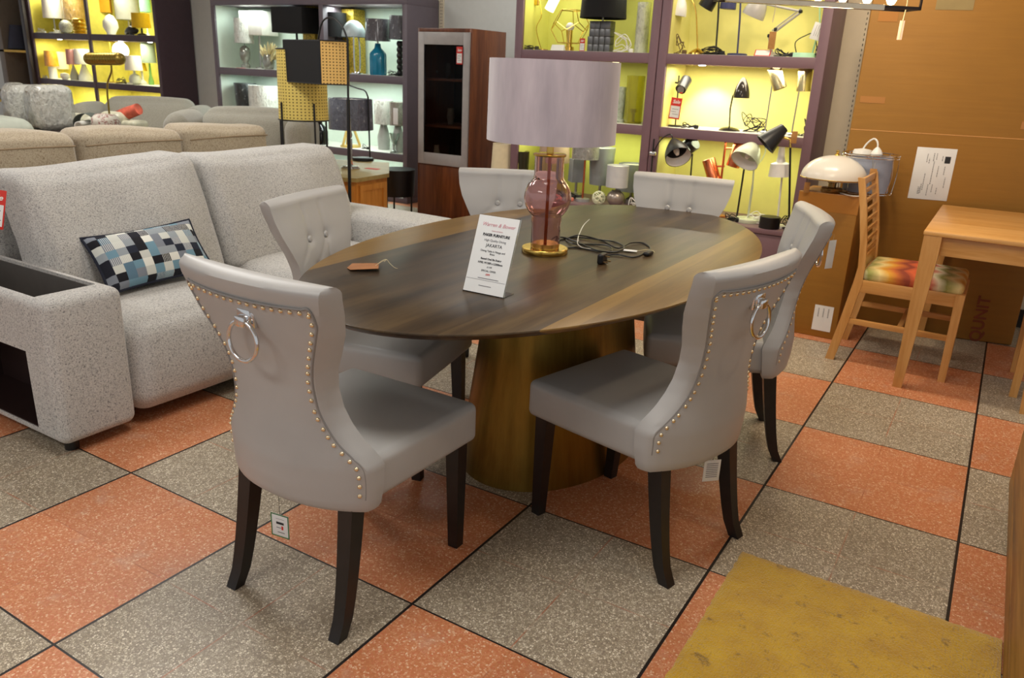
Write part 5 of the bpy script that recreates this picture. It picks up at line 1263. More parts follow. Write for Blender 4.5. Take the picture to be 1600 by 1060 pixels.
# ======================= BEIGE SOFA, ARMCHAIRS =======================
BEIGE = fabric('beige_chenille', (122, 106, 84), (166, 150, 126), (190, 176, 152), 1.4, .95, .4)
GREIGE = fabric('greige_weave', (112, 108, 96), (150, 146, 132), (168, 164, 150), 1.6, .95, .3)
def beige_sofa():
    t = thing('sofa', 'beige chenille sofa with three back cushions, standing behind the grey speckled sofa', 'sofa', (-1.65, 1.65, 0))
    ox, oy = 1.65, -1.65
    MB().rbox(-1.37 + ox, 1.70 + oy, .42, .13, 1.95, .78, .03, 3, 6).build('back_frame', BEIGE, t)
    MB().rbox(-1.85 + ox, 1.70 + oy, .25, .9, 1.72, .38, .05, 3, 6).build('seat_base', BEIGE, t)
    MB().rbox(-1.80 + ox, 2.655 + oy, .43, .85, .24, .78, .09, 4, 6).build('armrest', BEIGE, t)
    MB().rbox(-1.80 + ox, .62 + oy, .33, .85, .24, .60, .09, 4, 6).build('armrest', BEIGE, t)
    for i, (y0, y1) in enumerate(((.80, 1.372), (1.385, 1.945), (1.955, 2.515))):
        def wb(w, u):
            w.z += .010 * math.cos(u[1] * 2.2 + i) * (u[2] > 0); w.y *= 1 - .02 * u[2]
            return w
        c = MB().rbox(-1.475 + ox, (y0 + y1) / 2 + oy, .872, .23, y1 - y0, .25, .045, 4, 8, (.02, 0, .012), wb).build('back_cushion', BEIGE, t)
        x = -1.36 + ox
        MB().tube(spline([(x + .003, y0 + .02 + oy, .935), (x + .015, (y0 + y1) / 2 + oy, .942), (x + .005, y1 - .02 + oy, .938)], 8), .004, 6).build('piping', plain('beige_piping', (138, 118, 92), .9), c)
    for x in (-1.4, -2.2):
        for y in (.75, 2.6): MB().cyl(x + ox, y + oy, 0, .07, .02).build('foot', BLACKWOOD, t)
beige_sofa()
def armchair(label, px0, px1, ptop, Y, arm_px, arm_top):
    a = W(px0, ptop, Y); b = W(px1, ptop, Y); w = b.x - a.x; cx = (a.x + b.x) / 2; H = a.z
    t = thing('armchair', label, 'armchair', (cx, Y, 0), .65, 'greige recliner armchairs behind the beige sofa')
    def wb(q, u):
        q.y += .10 * (u[2] - 1); q.x *= 1 + .03 * u[2]
        return q
    MB().rbox(0, 0, H - .28, w * 1.0, .26, .56, .11, 5, 8, (.01, .04, .02), wb).build('backrest', GREIGE, t)
    MB().rbox(0, -.08, H - .62, w * .86, .24, .4, .08, 4, 6, (0, .05, 0)).build('lumbar_cushion', GREIGE, t)
    za = W(arm_px, arm_top, Y - .2).z
    for s in (-1, 1): MB().rbox(s * (w / 2 + .10), -.22, za / 2 + .02, .20, .66, za - .04, .10, 5, 6, (0, 0, .02)).build('armrest', GREIGE, t)
    MB().rbox(0, -.2, .28, w * .95, .62, .38, .07, 4, 6, (0, 0, .02)).build('seat_cushion', GREIGE, t)
    MB().bbox(-w / 2, w / 2, -.45, .1, 0, .09, .01).build('plinth', BLACKWOOD, t)
    return t
armchair('greige recliner armchair behind the beige sofa, left one, below the yellow shelves', 196, 277, 150, 4.5, 300, 172)
armchair('greige recliner armchair behind the beige sofa, right one, below the white-lit shelves', 345, 437, 166, 3.85, 455, 186)
# pale cushion at far left and dark low table with wrapped bundles
def far_left():
    Y = 3.35; zt = W(60, 198, Y).z
    x0 = W(-60, 198, Y).x; x1 = W(215, 198, Y).x
    t = thing('low_table', 'dark brown long table carrying the plastic-wrapped bundles behind the beige sofa', 'table', ((x0 + x1) / 2, Y, 0))
    w = (x1 - x0) / 2; MB().bbox(-w, w, -.22, .40, zt - .05, zt, .004).build('tabletop', DKW, t)
    for sx in (-1, 1):
        for sy in (-.17, .35): MB().bbox(sx * (w - .05) - .03, sx * (w - .05) + .03, sy - .03, sy + .03, 0, zt - .05, .002).build('leg', DKW, t)
    PW = plastic_wrap('silver_plastic_wrap', (196, 194, 184))
    for lab, a, b, tp, Yb, dep in (('left plastic-wrapped grey bundle on the dark long table', 30, 63, 134, 3.3, .34), ('right plastic-wrapped grey bundle on the dark long table', 64, 101, 134, 3.3, .34), ('third plastic-wrapped pale bundle behind the other two', 20, 44, 131, 3.62, .2)):
        q = W((a + b) / 2, 196, Yb); k = K((a + b) / 2, 165, Yb); wd = (b - a) * k; h = W((a + b) / 2, tp, Yb).z - zt
        u = thing('wrapped_bundle', lab, 'wrapped goods', (q.x, Yb, zt), 0, 'plastic-wrapped bundles')
        rnd = random.Random(int(a))
        MB().rbox(0, 0, h / 2, wd * 1.0, dep, h, .06, 4, 8, (.01, .03, .01), lambda p, v: p + Vector((rnd.uniform(-.004, .004) + .04 * -v[2] * 0, rnd.uniform(-.006, .006), 0)) if abs(v[0]) < 1.1 else p).build('bundle', PW, u)
        MB().rbox(-wd * .05, -dep / 2 - .004, h * .5, .02, .008, h * .8, .003, 2, 2).build('tape_strip', plain('clear_tape_strip', (206, 204, 196), .3), u)
    # rolled rug pointing at the camera
    q = W(120, 199, 3.16); k = K(123, 185, 3.2); r = .088
    u = thing('rolled_rug', 'rolled pale rug with grey stripe on the dark table, its spiral end facing us', 'rug', (q.x, 3.24, zt)); u.rotation_euler = (0, 0, math.radians(38))
    sp = [(math.cos(a) * (.015 + .0115 * a) * .93, math.sin(a) * (.015 + .0115 * a) * .93) for a in [i * .35 for i in range(19)]]
    m = MB(); P = [[(x, y, z + r) for (x, z) in sp] for y in (-.12, .30)]; m.grid(P); o = m.build('rug_roll', plain('pale_rug', (206, 204, 194), .95), u); md = o.modifiers.new('s', 'SOLIDIFY'); md.thickness = .012
    MB().lathe([(r + .001, -.03), (r + .004, -.03), (r + .004, .12), (r + .001, .12)], (0, 0, r), 40, (0, 1, 0), closed=True).build('grey_stripe', plain('dark_green_grey_band', (92, 98, 90), .9), u)
    # patterned cushions and rolls
    PT = NT('ikat_print'); v = PT.coord((14, 14, 14)); PT.l(PT.ramp(PT.noise(v, 1.3, 4, .7), [(.42, srgb(206, 200, 186)), (.5, srgb(150, 96, 90)), (.56, srgb(212, 206, 194)), (.64, srgb(120, 96, 92))], 'CONSTANT'), PT.b.inputs['Base Color']); PT.set(Roughness=.9)
    CR_ = plain('wrapped_cream', (202, 198, 172), .4, var=.2)
    for lab, px, py, w_, h_, Yc, mt, rz in (('red and cream patterned cushion leaning by the arc lamp foot', 166, 196, 40, 36, 3.25, PT.m, .3), ('plastic-wrapped cream cushion lying flat behind the rolled rug', 128, 162, 62, 22, 3.6, CR_, 0), ('plastic-wrapped cream cushion between bundle and armchair', 176, 160, 44, 30, 3.65, CR_, .2)):
        q = W(px, py, Yc); k = K(px, py, Yc); u = thing('cushion', lab, 'cushion', (q.x, Yc, zt), rz)
        MB().rbox(0, 0, h_ * k / 2, w_ * k, .16, h_ * k, .06, 4, 6, (.0, .03, .0)).build('cushion_cover', mt, u)
    q = W(200, 153, 3.75); k = K(200, 153, 3.75); u = thing('fabric_roll', 'red and white rolled cloth lying behind the left armchair', 'fabric roll', (q.x, 3.72, zt + .16), .3); MB().lathe([(0, -.14), (.05, -.14), (.055, 0), (.05, .14), (0, .14)], seg=24, axis=(1, 0, .35)).build('roll', plain('red_white_cloth', (196, 92, 70), .8, var=.6, vs=9), u)
    u = thing('fabric_roll', 'white cloth stack supporting the red roll on the dark table', 'cloth', (q.x, 3.72, zt), .3); MB().rbox(0, 0, .052, .30, .2, .104, .03, 3, 3).build('cloth', CR_, u)
    q = W(12, 205, 2.78); u = thing('armchair', 'pale green-grey rounded chair arm at left edge behind beige sofa', 'armchair', (q.x - .25, 2.78, 0)); zt2 = W(12, 187, 2.78).z
    MB().rbox(0, 0, zt2 / 2, .72, .4, zt2, .1, 5, 6, (0, 0, .02)).build('armrest', plain('pale_sage_fabric', (176, 180, 166), .9), u)
    # gold arc lamp with banana shade
    Y = 3.3; q = W(172, 193, Y); u = thing('arc_table_lamp', 'gold curved-stem lamp with long ribbed bar shade among the wrapped goods', 'lamp', (q.x, Y, zt)); S_ = lambda x, y: L3(u, x, y, Y)
    GD = plain('aged_gold', (150, 128, 60), .3, .85)
    MB().lathe([(0, 0), (.07, 0), (.065, .02), (.02, .035), (0, .035)], seg=32).build('base', plain('dull_metal', (120, 118, 112), .3, .8), u)
    MB().tube([(0, 0, .03)] + spline([S_(168, 150), S_(168, 130), S_(174, 112), S_(173, 98)], 6), .008, 8).build('stem', GD, u)
    a, b = S_(136, 92), S_(191, 92); m = MB(); r = .05
    prof = [(0, 0), (r * .6, .004), (r * .9, .02)] + [(r * (1 if i % 2 else .84), .03 + i * ((b - a).length - .06) / 24) for i in range(25)] + [(r * .9, (b - a).length - .02), (r * .6, (b - a).length - .004), (0, (b - a).length)]
    m.lathe(prof, a, 28, b - a).build('bar_shade', GD, u)
far_left()
# ======================= FLOOR LAMPS, CORNER TABLE =======================
def cane_mat(name, c, sc):
    t = NT(name); v = t.coord(); sp = t.n('ShaderNodeSeparateXYZ'); t.l(v, sp.inputs[0])
    an = t.math('ARCTAN2', sp.outputs[1], sp.outputs[0]); u = t.math('MULTIPLY', an, sc[0]); w = t.math('MULTIPLY', sp.outputs[2], sc[1])
    f = lambda q: t.math('ABSOLUTE', t.math('SUBTRACT', t.math('FRACT', q), .5))
    hole = t.math('LESS_THAN', t.math('MAXIMUM', f(u), f(w)), .19)
    t.l(t.mix(hole, srgb(*c), srgb(96, 76, 34)), t.b.inputs['Base Color']); t.set(Roughness=.7); return t.m
def cane_flat(name, c):
    t = NT(name); v = t.coord(); sp = t.n('ShaderNodeSeparateXYZ'); t.l(v, sp.inputs[0])
    f = lambda q: t.math('ABSOLUTE', t.math('SUBTRACT', t.math('FRACT', t.math('MULTIPLY', q, 55)), .5))
    hole = t.math('LESS_THAN', t.math('MAXIMUM', f(t.math('MULTIPLY', t.math('ADD', sp.outputs[0], sp.outputs[1]), .62)), f(sp.outputs[2])), .2)
    t.l(t.mix(hole, srgb(*c), srgb(96, 64, 26)), t.b.inputs['Base Color']); t.set(Roughness=.7); return t.m
def floor_lamps():
    Y = 3.25; q = W(475, 190, Y); k = K(475, 150, Y)
    t = thing('floor_lamp', 'floor lamp with tall yellow cane drum shade in a black four-leg frame', 'floor lamp', (q.x, Y, 0)); Z = lambda y: W(475, y, Y).z
    r = 38 * k; CN = cane_mat('yellow_cane', (222, 198, 104), (6.4, 50))
    MB().lathe([(r, Z(187)), (r * .97, Z(78)), (r * .97 - .004, Z(78)), (r - .004, Z(187))], seg=64, closed=True).build('lamp_shade', CN, t)
    MB().tube([(r * .97 * math.cos(i * .131), r * .97 * math.sin(i * .131), Z(78)) for i in range(48)], .005, 8, closed=True).build('shade_ring', BLACKMT, t)
    m = MB().tube([((r + .002) * math.cos(i * .131), (r + .002) * math.sin(i * .131), Z(187)) for i in range(48)], .005, 8, closed=True)
    for a in (.2, 1.77): m.tube([(r * math.cos(a), r * math.sin(a), Z(187)), (-r * math.cos(a), -r * math.sin(a), Z(187))], .004, 6)
    m.build('shade_ring', BLACKMT, t)
    for a in (-2.75, -1.75, -.35, 1.3): MB().tube([(r * 1.06 * math.cos(a), r * 1.06 * math.sin(a), 0), (r * 1.03 * math.cos(a), r * 1.03 * math.sin(a), Z(160))], .0065, 8).build('leg', BLACKMT, t)
    # box-shaded arched lamp
    Y = 3.1; q = W(545, 300, Y); t = thing('floor_lamp', 'black arched floor lamp with half black, half cane drum shade', 'floor lamp', (q.x, Y, 0)); S_ = lambda x, y: L3(t, x, y, Y)
    MB().lathe([(0, 0), (.13, 0), (.13, .015), (.12, .02), (0, .02)], seg=40).build('base', BLACKMT, t)
    MB().tube([(0, 0, .015), S_(544, 155)], .011, 10).tube([S_(544, 155), S_(543, 60)], .007, 10).build('pole', BLACKMT, t)
    MB().tube(spline([S_(543, 62), S_(535, 42), S_(523, 30), S_(511, 28), S_(502, 38), S_(497, 64)], 6), .006, 8).build('arch', BLACKMT, t)
    a = S_(444, 96); b = S_(503, 96) + Vector((.09, 0, 0)); c = S_(540, 96); zt = S_(495, 64).z; zb = S_(495, 130).z
    w = b.x - a.x
    fr = [(a.x, 0, zb), (b.x, -.10, zb), (c.x - .012, .04, zb), (a.x + (c.x - b.x), .16, zb)]
    tp = [(x, y, zt) for x, y, _ in fr]; BK = BLACKSH
    def panel(i, j, mat, nm):
        p, q_ = Vector(fr[i]), Vector(fr[j]); d = (q_ - p).normalized(); nrm = Vector((d.y, -d.x, 0)) * .004
        MB().hexa([p, q_, q_ + nrm, p + nrm], [Vector(tp[i]), Vector(tp[j]), Vector(tp[j]) + nrm, Vector(tp[i]) + nrm]).build(nm, mat, t)
    panel(0, 1, BK, 'black_shade_panel'); panel(1, 2, cane_flat('orange_cane', (232, 190, 110)), 'cane_shade_panel'); panel(2, 3, BK, 'black_shade_panel'); panel(3, 0, BK, 'black_shade_panel')
    m = MB()
    for ring in (fr, tp):
        for i in range(4): m.tube([ring[i], ring[(i + 1) % 4]], .005, 6)
    for i in range(4): m.tube([fr[i], tp[i]], .004, 6)
    m.tube([tp[1], (0, 0, zt + .005)], .004, 6)
    m.build('shade_frame', BLACKMT, t)
floor_lamps()
def corner_table():
    h = .55; P = [F(483, 275, h), F(557, 279, h), F(608, 271, h), F(608, 254, h), F(506, 248, h)]
    c = sum((Vector((p.x, p.y, 0)) for p in P), Vector()) / 5
    t = thing('corner_unit', 'low oak five-sided corner unit with panelled doors, behind the grey sofa', 'cabinet', (c.x, c.y, 0))
    L = [Vector((p.x - c.x, p.y - c.y, 0)) for p in P]
    up = lambda z, s=1: [Vector((p.x * s, p.y * s, z)) for p in L]
    OT = wood('oak_top_olive', [(.3, srgb(140, 120, 66)), (.6, srgb(168, 146, 88))], 'X', .6, .4); OF = wood('golden_oak', [(.3, srgb(168, 104, 34)), (.6, srgb(202, 136, 56)), (.8, srgb(222, 160, 82))], 'Z', .8, .4)
    MB().hexa(up(h - .03), up(h)).build('tabletop', OT, t)
    MB().hexa(up(.0, .93), up(h - .03, .93)).build('carcass', OF, t)
    for i in (0, 1):
        a, b = L[i] * .93, L[i + 1] * .93; d = (b - a); Ln = d.length; d.normalize(); n = Vector((d.y, -d.x, 0))
        if i == 0: segs = [(.05, .95)]
        else: segs = [(.06, .94)]
        for s0, s1 in segs:
            p = a + d * Ln * s0; q = a + d * Ln * s1; z0, z1 = .08, h - .06
            dr = MB(); fw = .045
            def bar(u0, u1, za, zb, dep): 
                A = p + d * u0; B = p + d * u1; dr.hexa([A + Vector((0, 0, za)), B + Vector((0, 0, za)), B + n * dep + Vector((0, 0, za)), A + n * dep + Vector((0, 0, za))], [A + Vector((0, 0, zb)), B + Vector((0, 0, zb)), B + n * dep + Vector((0, 0, zb)), A + n * dep + Vector((0, 0, zb))])
            W_ = (q - p).length
            bar(0, fw, z0, z1, .018); bar(W_ - fw, W_, z0, z1, .018); bar(fw, W_ - fw, z0, z0 + fw, .018); bar(fw, W_ - fw, z1 - fw, z1, .018); bar(fw, W_ - fw, z0 + fw, z1 - fw, .008)
            dr.build('door', OF, t)
    # chrome table lamp foot and stem, grey drum lamp on the unit
    q = F(548, 264, h); u = thing('chrome_lamp', 'chrome and glass table lamp with square foot standing on the oak corner unit', 'lamp', (q.x, q.y, h)); k = K(548, 264, q.y)
    m = MB().bbox(-.06, .06, -.045, .045, 0, .012, .002); m.bbox(-.05, .05, -.038, .038, .012, .024, .002); m.build('base', CHROME, u)
    H = W(548, 185, q.y).z - h; MB().bbox(-.013, .013, -.013, .013, .024, H * .6, .002).lathe([(0, H * .6), (.014, H * .62), (.02, H * .68), (.012, H * .76), (.012, H), (0, H)], seg=20).build('stem', CHROME, u)
    q = F(567, 251, h); Y = q.y; u = thing('drum_lamp', 'grey drum lamp still in plastic, hung from a thin black frame on the corner unit', 'lamp', (q.x, Y, h)); S_ = lambda x, y: L3(u, x, y, Y); k = K(567, 200, Y)
    MB().lathe([(0, 0), (17 * k, 0), (17 * k, .022), (16 * k, .026), (0, .026)], seg=40).build('base', BLACKMT, u)
    MB().tube([S_(578, 246), S_(575, 152)] , .007, 8).tube(spline([S_(575, 152), S_(570, 142), S_(558, 138), S_(545, 133)], 5), .006, 8).build('frame', BLACKMT, u)
    cx = S_(548, 178).x; m_ = plastic_wrap('grey_shade_in_plastic', (96, 98, 112)); sh = shade(u, cx, 0, S_(548, 202).z, S_(548, 154).z, 35 * k, 34 * k, m_)
    MB().box(cx - 28 * k, cx - 18 * k, -36 * k * .86, -36 * k * .86 + .001, S_(530, 182).z, S_(530, 158).z).build('blue_label', plain('pale_blue_label', (178, 184, 204), .6), sh)
    q = F(582, 264, h); u = thing('price_ticket', 'red price ticket lying on the oak corner unit', 'card', (q.x, q.y, h), .2); MB().bbox(-.06, .06, -.03, .03, 0, .002, .0005).build('card', REDPR, u)
    q = W(621, 300, 5.05); k = K(621, 280, 5.05); u = thing('drum_table', 'black drum side table on thin legs between corner unit and tall cabinet', 'side table', (q.x, 5.05, 0)); zt = W(621, 264, 5.05).z; zb = W(621, 305, 5.05).z; r = .17
    MB().lathe([(0, zb), (r * .92, zb), (r, zt - .01), (r, zt), (0, zt)], seg=40).build('drum_body', BLACKMT, u)
    for a in (0.4, 2.5, 4.6): MB().tube([(r * .8 * math.cos(a), r * .8 * math.sin(a), 0), (r * .8 * math.cos(a), r * .8 * math.sin(a), zb + .005)], .009, 8).build('leg', BLACKMT, u)
    return t
corner_table()
# ======================= MID UNIT CONTENTS =======================
def mid_items():
    Y = 5.78; z3, z2_, z1_ = mz[2] + .0016, mz[1] + .0016, mz[0] + .0016
    CLR = plastic_wrap('shade_in_clear_plastic', (206, 204, 194)); GLS = MT('smoky_glass_base', (150, 150, 140), .15, .5); ZEB = plastic_wrap('black_silver_shade', (70, 66, 72))
    tlamp('plastic-wrapped pale shade lamp with mirrored base, far shelf upper left', (384, 103), Y, z3, (384, 14, 15, 25, 64), [(7, 103), (7, 98), (4, 95), (7, 88), (8, 80), (7, 72), (3, 68)], bmat=GLS, smat=CLR)
    q = W(408, 104, Y + .1); k = K(408, 80, Y); t = thing('table_lamp', 'lamp with wide plain white rectangular shade, far upper shelf', 'lamp', (q.x, Y + .1, z3)); Z = lambda y: W(408, y, Y).z - z3
    MB().bbox(-25 * k, 25 * k, -.12, .12, Z(55), Z(17), .004).build('lamp_shade', WHITESH, t); MB().lathe([(0, 0), (.06, 0), (.06, .015), (.012, .02), (.012, Z(54)), (0, Z(54))], seg=24).build('base', SILVER, t)
    Y0_ = Y; Y = 5.72; q = W(466, 106, Y); k = K(466, 80, Y); t = thing('table_lamp', 'lamp with large black box shade above the cane lamp, far upper shelf', 'lamp', (q.x, Y, z3)); Z = lambda y: W(466, y, Y).z - z3
    MB().bbox(-33 * k, 33 * k, -.14, .14, Z(52), Z(12), .004).build('lamp_shade', BLACKSH, t); MB().lathe([(0, 0), (.07, 0), (.07, .015), (.012, .02), (.012, Z(50)), (0, Z(50))], seg=24).build('base', BLACKMT, t)
    Y = Y0_; q = W(420, 105, 5.72); k = K(420, 80, 5.72); t = thing('vase_with_grass', 'glass vase of dried cream pampas twigs on the far upper shelf', 'vase', (q.x, 5.72, z3)); hh = W(420, 57, 5.72).z - z3
    MB().lathe(shell([(.05, .0), (.07, .08), (.045, .16)], .004), seg=28, closed=True).build('vase_wall', GLS, t)
    rnd = random.Random(12); m = MB()
    for i in range(46):
        a = rnd.uniform(0, 6.28); s_ = rnd.uniform(.02, .14); h_ = hh * rnd.uniform(.45, 1) * (1 - s_ * 2.2)
        m.tube(spline([(0, 0, .01), (s_ * .3 * math.cos(a), s_ * .3 * math.sin(a), h_ * .5), (s_ * math.cos(a), s_ * math.sin(a), h_)], 3), [.003] * 4 + [.009, .011, .004][:3], 5)
    o = m.build('dried_grass', plain('dried_pampas', (214, 200, 150), .9, var=.2), t); o['kind'] = 'stuff'
    SPK = plain('gold_speckle', (178, 150, 52), .35, .5, var=.55, vs=60)
    for lab, px, w_, yt, yb, Yc, zz in (('gold speckled square column lamp behind the grey mushroom lamp', 554, 24, 15, 107, 5.95, z3), ('gold speckled square column lamp behind the black arched lamp', 492, 26, -25, 60, 5.92, z3)):
        q = W(px, yb, Yc); k = K(px, 60, Yc); t = thing('column_lamp', lab, 'lamp', (q.x, Yc, zz), 0, 'gold speckled column lamps'); h_ = W(px, yt, Yc).z - zz
        MB().bbox(-w_ * k / 2, w_ * k / 2, -.09, .09, 0, h_, .004).build('column', SPK, t)
    q = W(527, 108, Y); k = K(527, 60, Y); t = thing('table_lamp', 'lamp with black drum shade just right of the arched floor lamp', 'lamp', (q.x, Y, z3)); Z = lambda y: W(527, y, Y).z - z3
    shade(t, 0, 0, Z(58), Z(20), 17 * k, 16 * k, BLACKSH); MB().lathe([(0, 0), (.07, 0), (.07, .015), (.012, .02), (.012, Z(56)), (0, Z(56))], seg=24).build('base', BLACKMT, t)
    Yc = 5.68; q = W(560, 108, Yc); k = K(560, 60, Yc); t = thing('mushroom_lamp', 'grey dome mushroom lamp with bent chrome loop stem, far upper shelf', 'lamp', (q.x, Yc, z3)); S_ = lambda x, y: L3(t, x, y, Yc)
    R_ = 19 * k; zb = S_(555, 58).z; MB().lathe([(R_ * math.cos(i * math.pi / 20), zb + R_ * 1.3 * math.sin(i * math.pi / 20)) for i in range(11)] + [((R_ - .005) * math.cos(i * math.pi / 20), zb + (R_ * 1.3 - .006) * math.sin(i * math.pi / 20)) for i in range(10, -1, -1)], (S_(553, 58).x, 0, 0), 40).build('dome_shade', MT('dove_grey_dome', (172, 184, 186), .35), t)
    x0 = S_(553, 58).x; MB().tube(spline([(x0 - .0, 0, zb + .05), (x0 - .005, 0, zb - .1), (x0, 0, .05), (x0 + .03, 0, .012), (x0 + .07, 0, .05), (x0 + .075, 0, zb - .1), (x0 + .05, 0, zb + .04)], 6), .008, 8).build('loop_stem', CHROME, t)
    MB().lathe([(0, 0), (.06, 0), (.06, .012), (0, .014)], (x0 + .03, 0, 0), 30).build('base', CHROME, t)
    TEAL = MT('teal_ribbed_glass', (28, 118, 150), .12); Yc = 5.7; q = W(591, 117, Yc); k = K(591, 90, Yc)
    t = thing('table_lamp', 'teal blue ribbed bottle lamp with crinkled black and silver shade', 'lamp', (q.x, Yc, z3)); Z = lambda y: W(591, y, Yc).z - z3; m = MB()
    prof = [(0, 0), (12 * k, 0), (12.6 * k, .01), (12.6 * k, Z(85)), (11 * k, Z(82)), (5 * k, Z(75)), (4 * k, Z(68)), (0, Z(68))]; seg = 36
    m.lathe(prof, seg=seg); m.v = [(x * (1 + .05 * math.cos(12 * math.atan2(y, x))), y * (1 + .05 * math.cos(12 * math.atan2(y, x))), z) for x, y, z in m.v]; m.build('bottle_base', TEAL, t)
    MB().cyl(0, 0, Z(69), Z(60) + .03, .008, seg=12).build('stem', SILVER, t); shade(t, 0, 0, Z(64), Z(30), 20 * k, 18 * k, ZEB)
    Yc = 5.72; q = W(636, 118, Yc); k = K(628, 90, Yc); t = thing('table_lamp', 'black bobble-stemmed lamp with zebra crinkled shade at the shelf end', 'lamp', (W(625, 118, Yc).x, Yc, z3)); Z = lambda y: W(628, y, Yc).z - z3
    h_ = Z(64); prof = [(0, 0)] + [(.022 + .012 * abs(math.sin(i * math.pi / 4)), h_ * i / 24) for i in range(25)] + [(0, h_)]; MB().lathe(prof, seg=24).build('bobble_base', BLACKPL, t); shade(t, 0, 0, Z(62), Z(25), 17 * k, 16 * k, ZEB)
    cable_coil('black cable heap beside the teal bottle lamp', (613, 116), 5.66, z3, 18, 8, n=5, seed=51)
    p = W(375, 100, 5.63); u = thing('price_ticket', 'small pink price ticket at the foot of the mirrored lamp', 'card', (p.x, 5.64, z3), .3); MB().bbox(-.05, .05, -.02, .02, 0, .003, .001).build('card', MT('pink_ticket', (232, 140, 140), .6), u)
    # lower row
    tb = z2_
    for lab, px, wt, wb_, yt, mt in (('black plastic-bagged lampshade on the far middle shelf', 388, 17, 12, 130, plastic_wrap('black_bag', (40, 44, 46))), ('white plastic-wrapped lampshade on far middle shelf, left of cane lamp', 417, 24, 24, 134, plastic_wrap('white_bag', (224, 224, 214)))):
        q = W(px, 215, Y); k = K(px, 180, Y); t = thing('wrapped_lampshade', lab, 'lampshade', (q.x, Y, tb)); h_ = W(px, yt, Y).z - tb
        MB().lathe([(0, 0), (wb_ * k, 0), (wt * k, h_), (wt * k - .004, h_), (0, h_ - .01)], seg=40).build('lamp_shade', mt, t)
    tlamp('glossy black bottle-shaped lamp base on the far middle shelf', (501, 226), 5.7, tb, None, [(12, 226), (12, 224), (12, 206), (10, 200), (4, 194), (4, 189)], bmat=MT('gloss_black_ceramic', (10, 10, 12), .12))
    Yc = 5.75; q = W(548, 232, Yc); k = K(548, 210, Yc); t = thing('tripod_lamp_base', 'pale wooden tripod lamp base on the far middle shelf', 'lamp', (q.x, Yc, tb)); WD = MT('pale_beech', (206, 178, 96), .5); h_ = W(548, 198, Yc).z - tb
    MB().lathe([(0, 0), (.11, 0), (.11, .018), (0, .02)], seg=32).build('base', WD, t)
    for a in (.6, 2.7, 4.5): MB().tube([(.10 * math.cos(a), .10 * math.sin(a), .018), (.03 * math.cos(a), .03 * math.sin(a), h_)], .014, 8).build('leg', WD, t)
    MB().cyl(0, 0, h_ - .01, h_ + .03, .04, seg=20).build('hub', WD, t)
    cable_coil('black cable and plug by the wooden tripod base', (570, 231), 5.7, tb, 14, 7, n=4, seed=52)
    for lab, px, w_, yt, ys, mt in (('pale plastic-wrapped drum lamp at right end of far middle shelf', 600, 15, 157, 194, CLR), ('brown-grey wrapped drum lamp at far right end of middle shelf', 622, 13, 160, 196, plastic_wrap('taupe_bag', (150, 142, 130)))):
        Yc = 5.85 if px < 610 else 5.75
        q = W(px, 238, Yc); k = K(px, 200, Yc); t = thing('table_lamp', lab, 'lamp', (q.x, Yc, tb)); Z = lambda y: W(px, y, Yc).z - tb
        shade(t, 0, 0, Z(ys), Z(yt), w_ * k, w_ * k, mt); MB().lathe([(0, 0), (9 * k, 0), (10 * k, Z(ys) * .5), (5 * k, Z(ys) * .97), (0, Z(ys))], seg=28).build('base', MT('pale_grey_ceramic', (176, 178, 172), .3), t)
    p = W(618, 182, 5.62); u = thing('price_ticket', 'tall white price ticket on the taupe wrapped lamp', 'card', (p.x, 5.62, p.z - .08)); MB().bbox(-.03, .03, -.001, .001, 0, .16, .0004).build('card', PAPER, u)
    t = thing('glass_goblet', 'clear ribbed glass goblet lamp at right end of far middle shelf', 'lamp', (W(616, 240, 5.66).x, 5.66, tb)); MB().lathe([(0, 0), (.045, 0), (.04, .012), (.012, .03), (.014, .07), (.05, .16), (.055, .20), (.05, .20), (.012, .08), (0, .075)], seg=24).build('glass_body', glassy('clear_glass', (225, 235, 230), .05), t)
    # bottom row
    for lab, px, w_, yt, mt in (('yellow-lined dark striped shade on the bottom shelf of far unit', 489, 12, 245, MT('dark_stripe_shade', (56, 66, 78), .6)),):
        q = W(px, 280, Y); k = K(px, 260, Y); t = thing('wrapped_lampshade', lab, 'lampshade', (q.x, Y, z1_)); h_ = W(px, yt, Y).z - z1_
        o = MB().lathe([(0, 0), (w_ * k, 0), (w_ * 1.3 * k, h_), (w_ * 1.3 * k - .004, h_), (w_ * k - .004, .01), (0, .01)], seg=40).build('lamp_shade', mt, t)
        MB().lathe([(w_ * 1.3 * k - .0045, h_ - .002), (w_ * k - .0045, .02)], seg=40).build('shade_lining', MT('lime_lining', (214, 220, 60), .6), o)
mid_items()
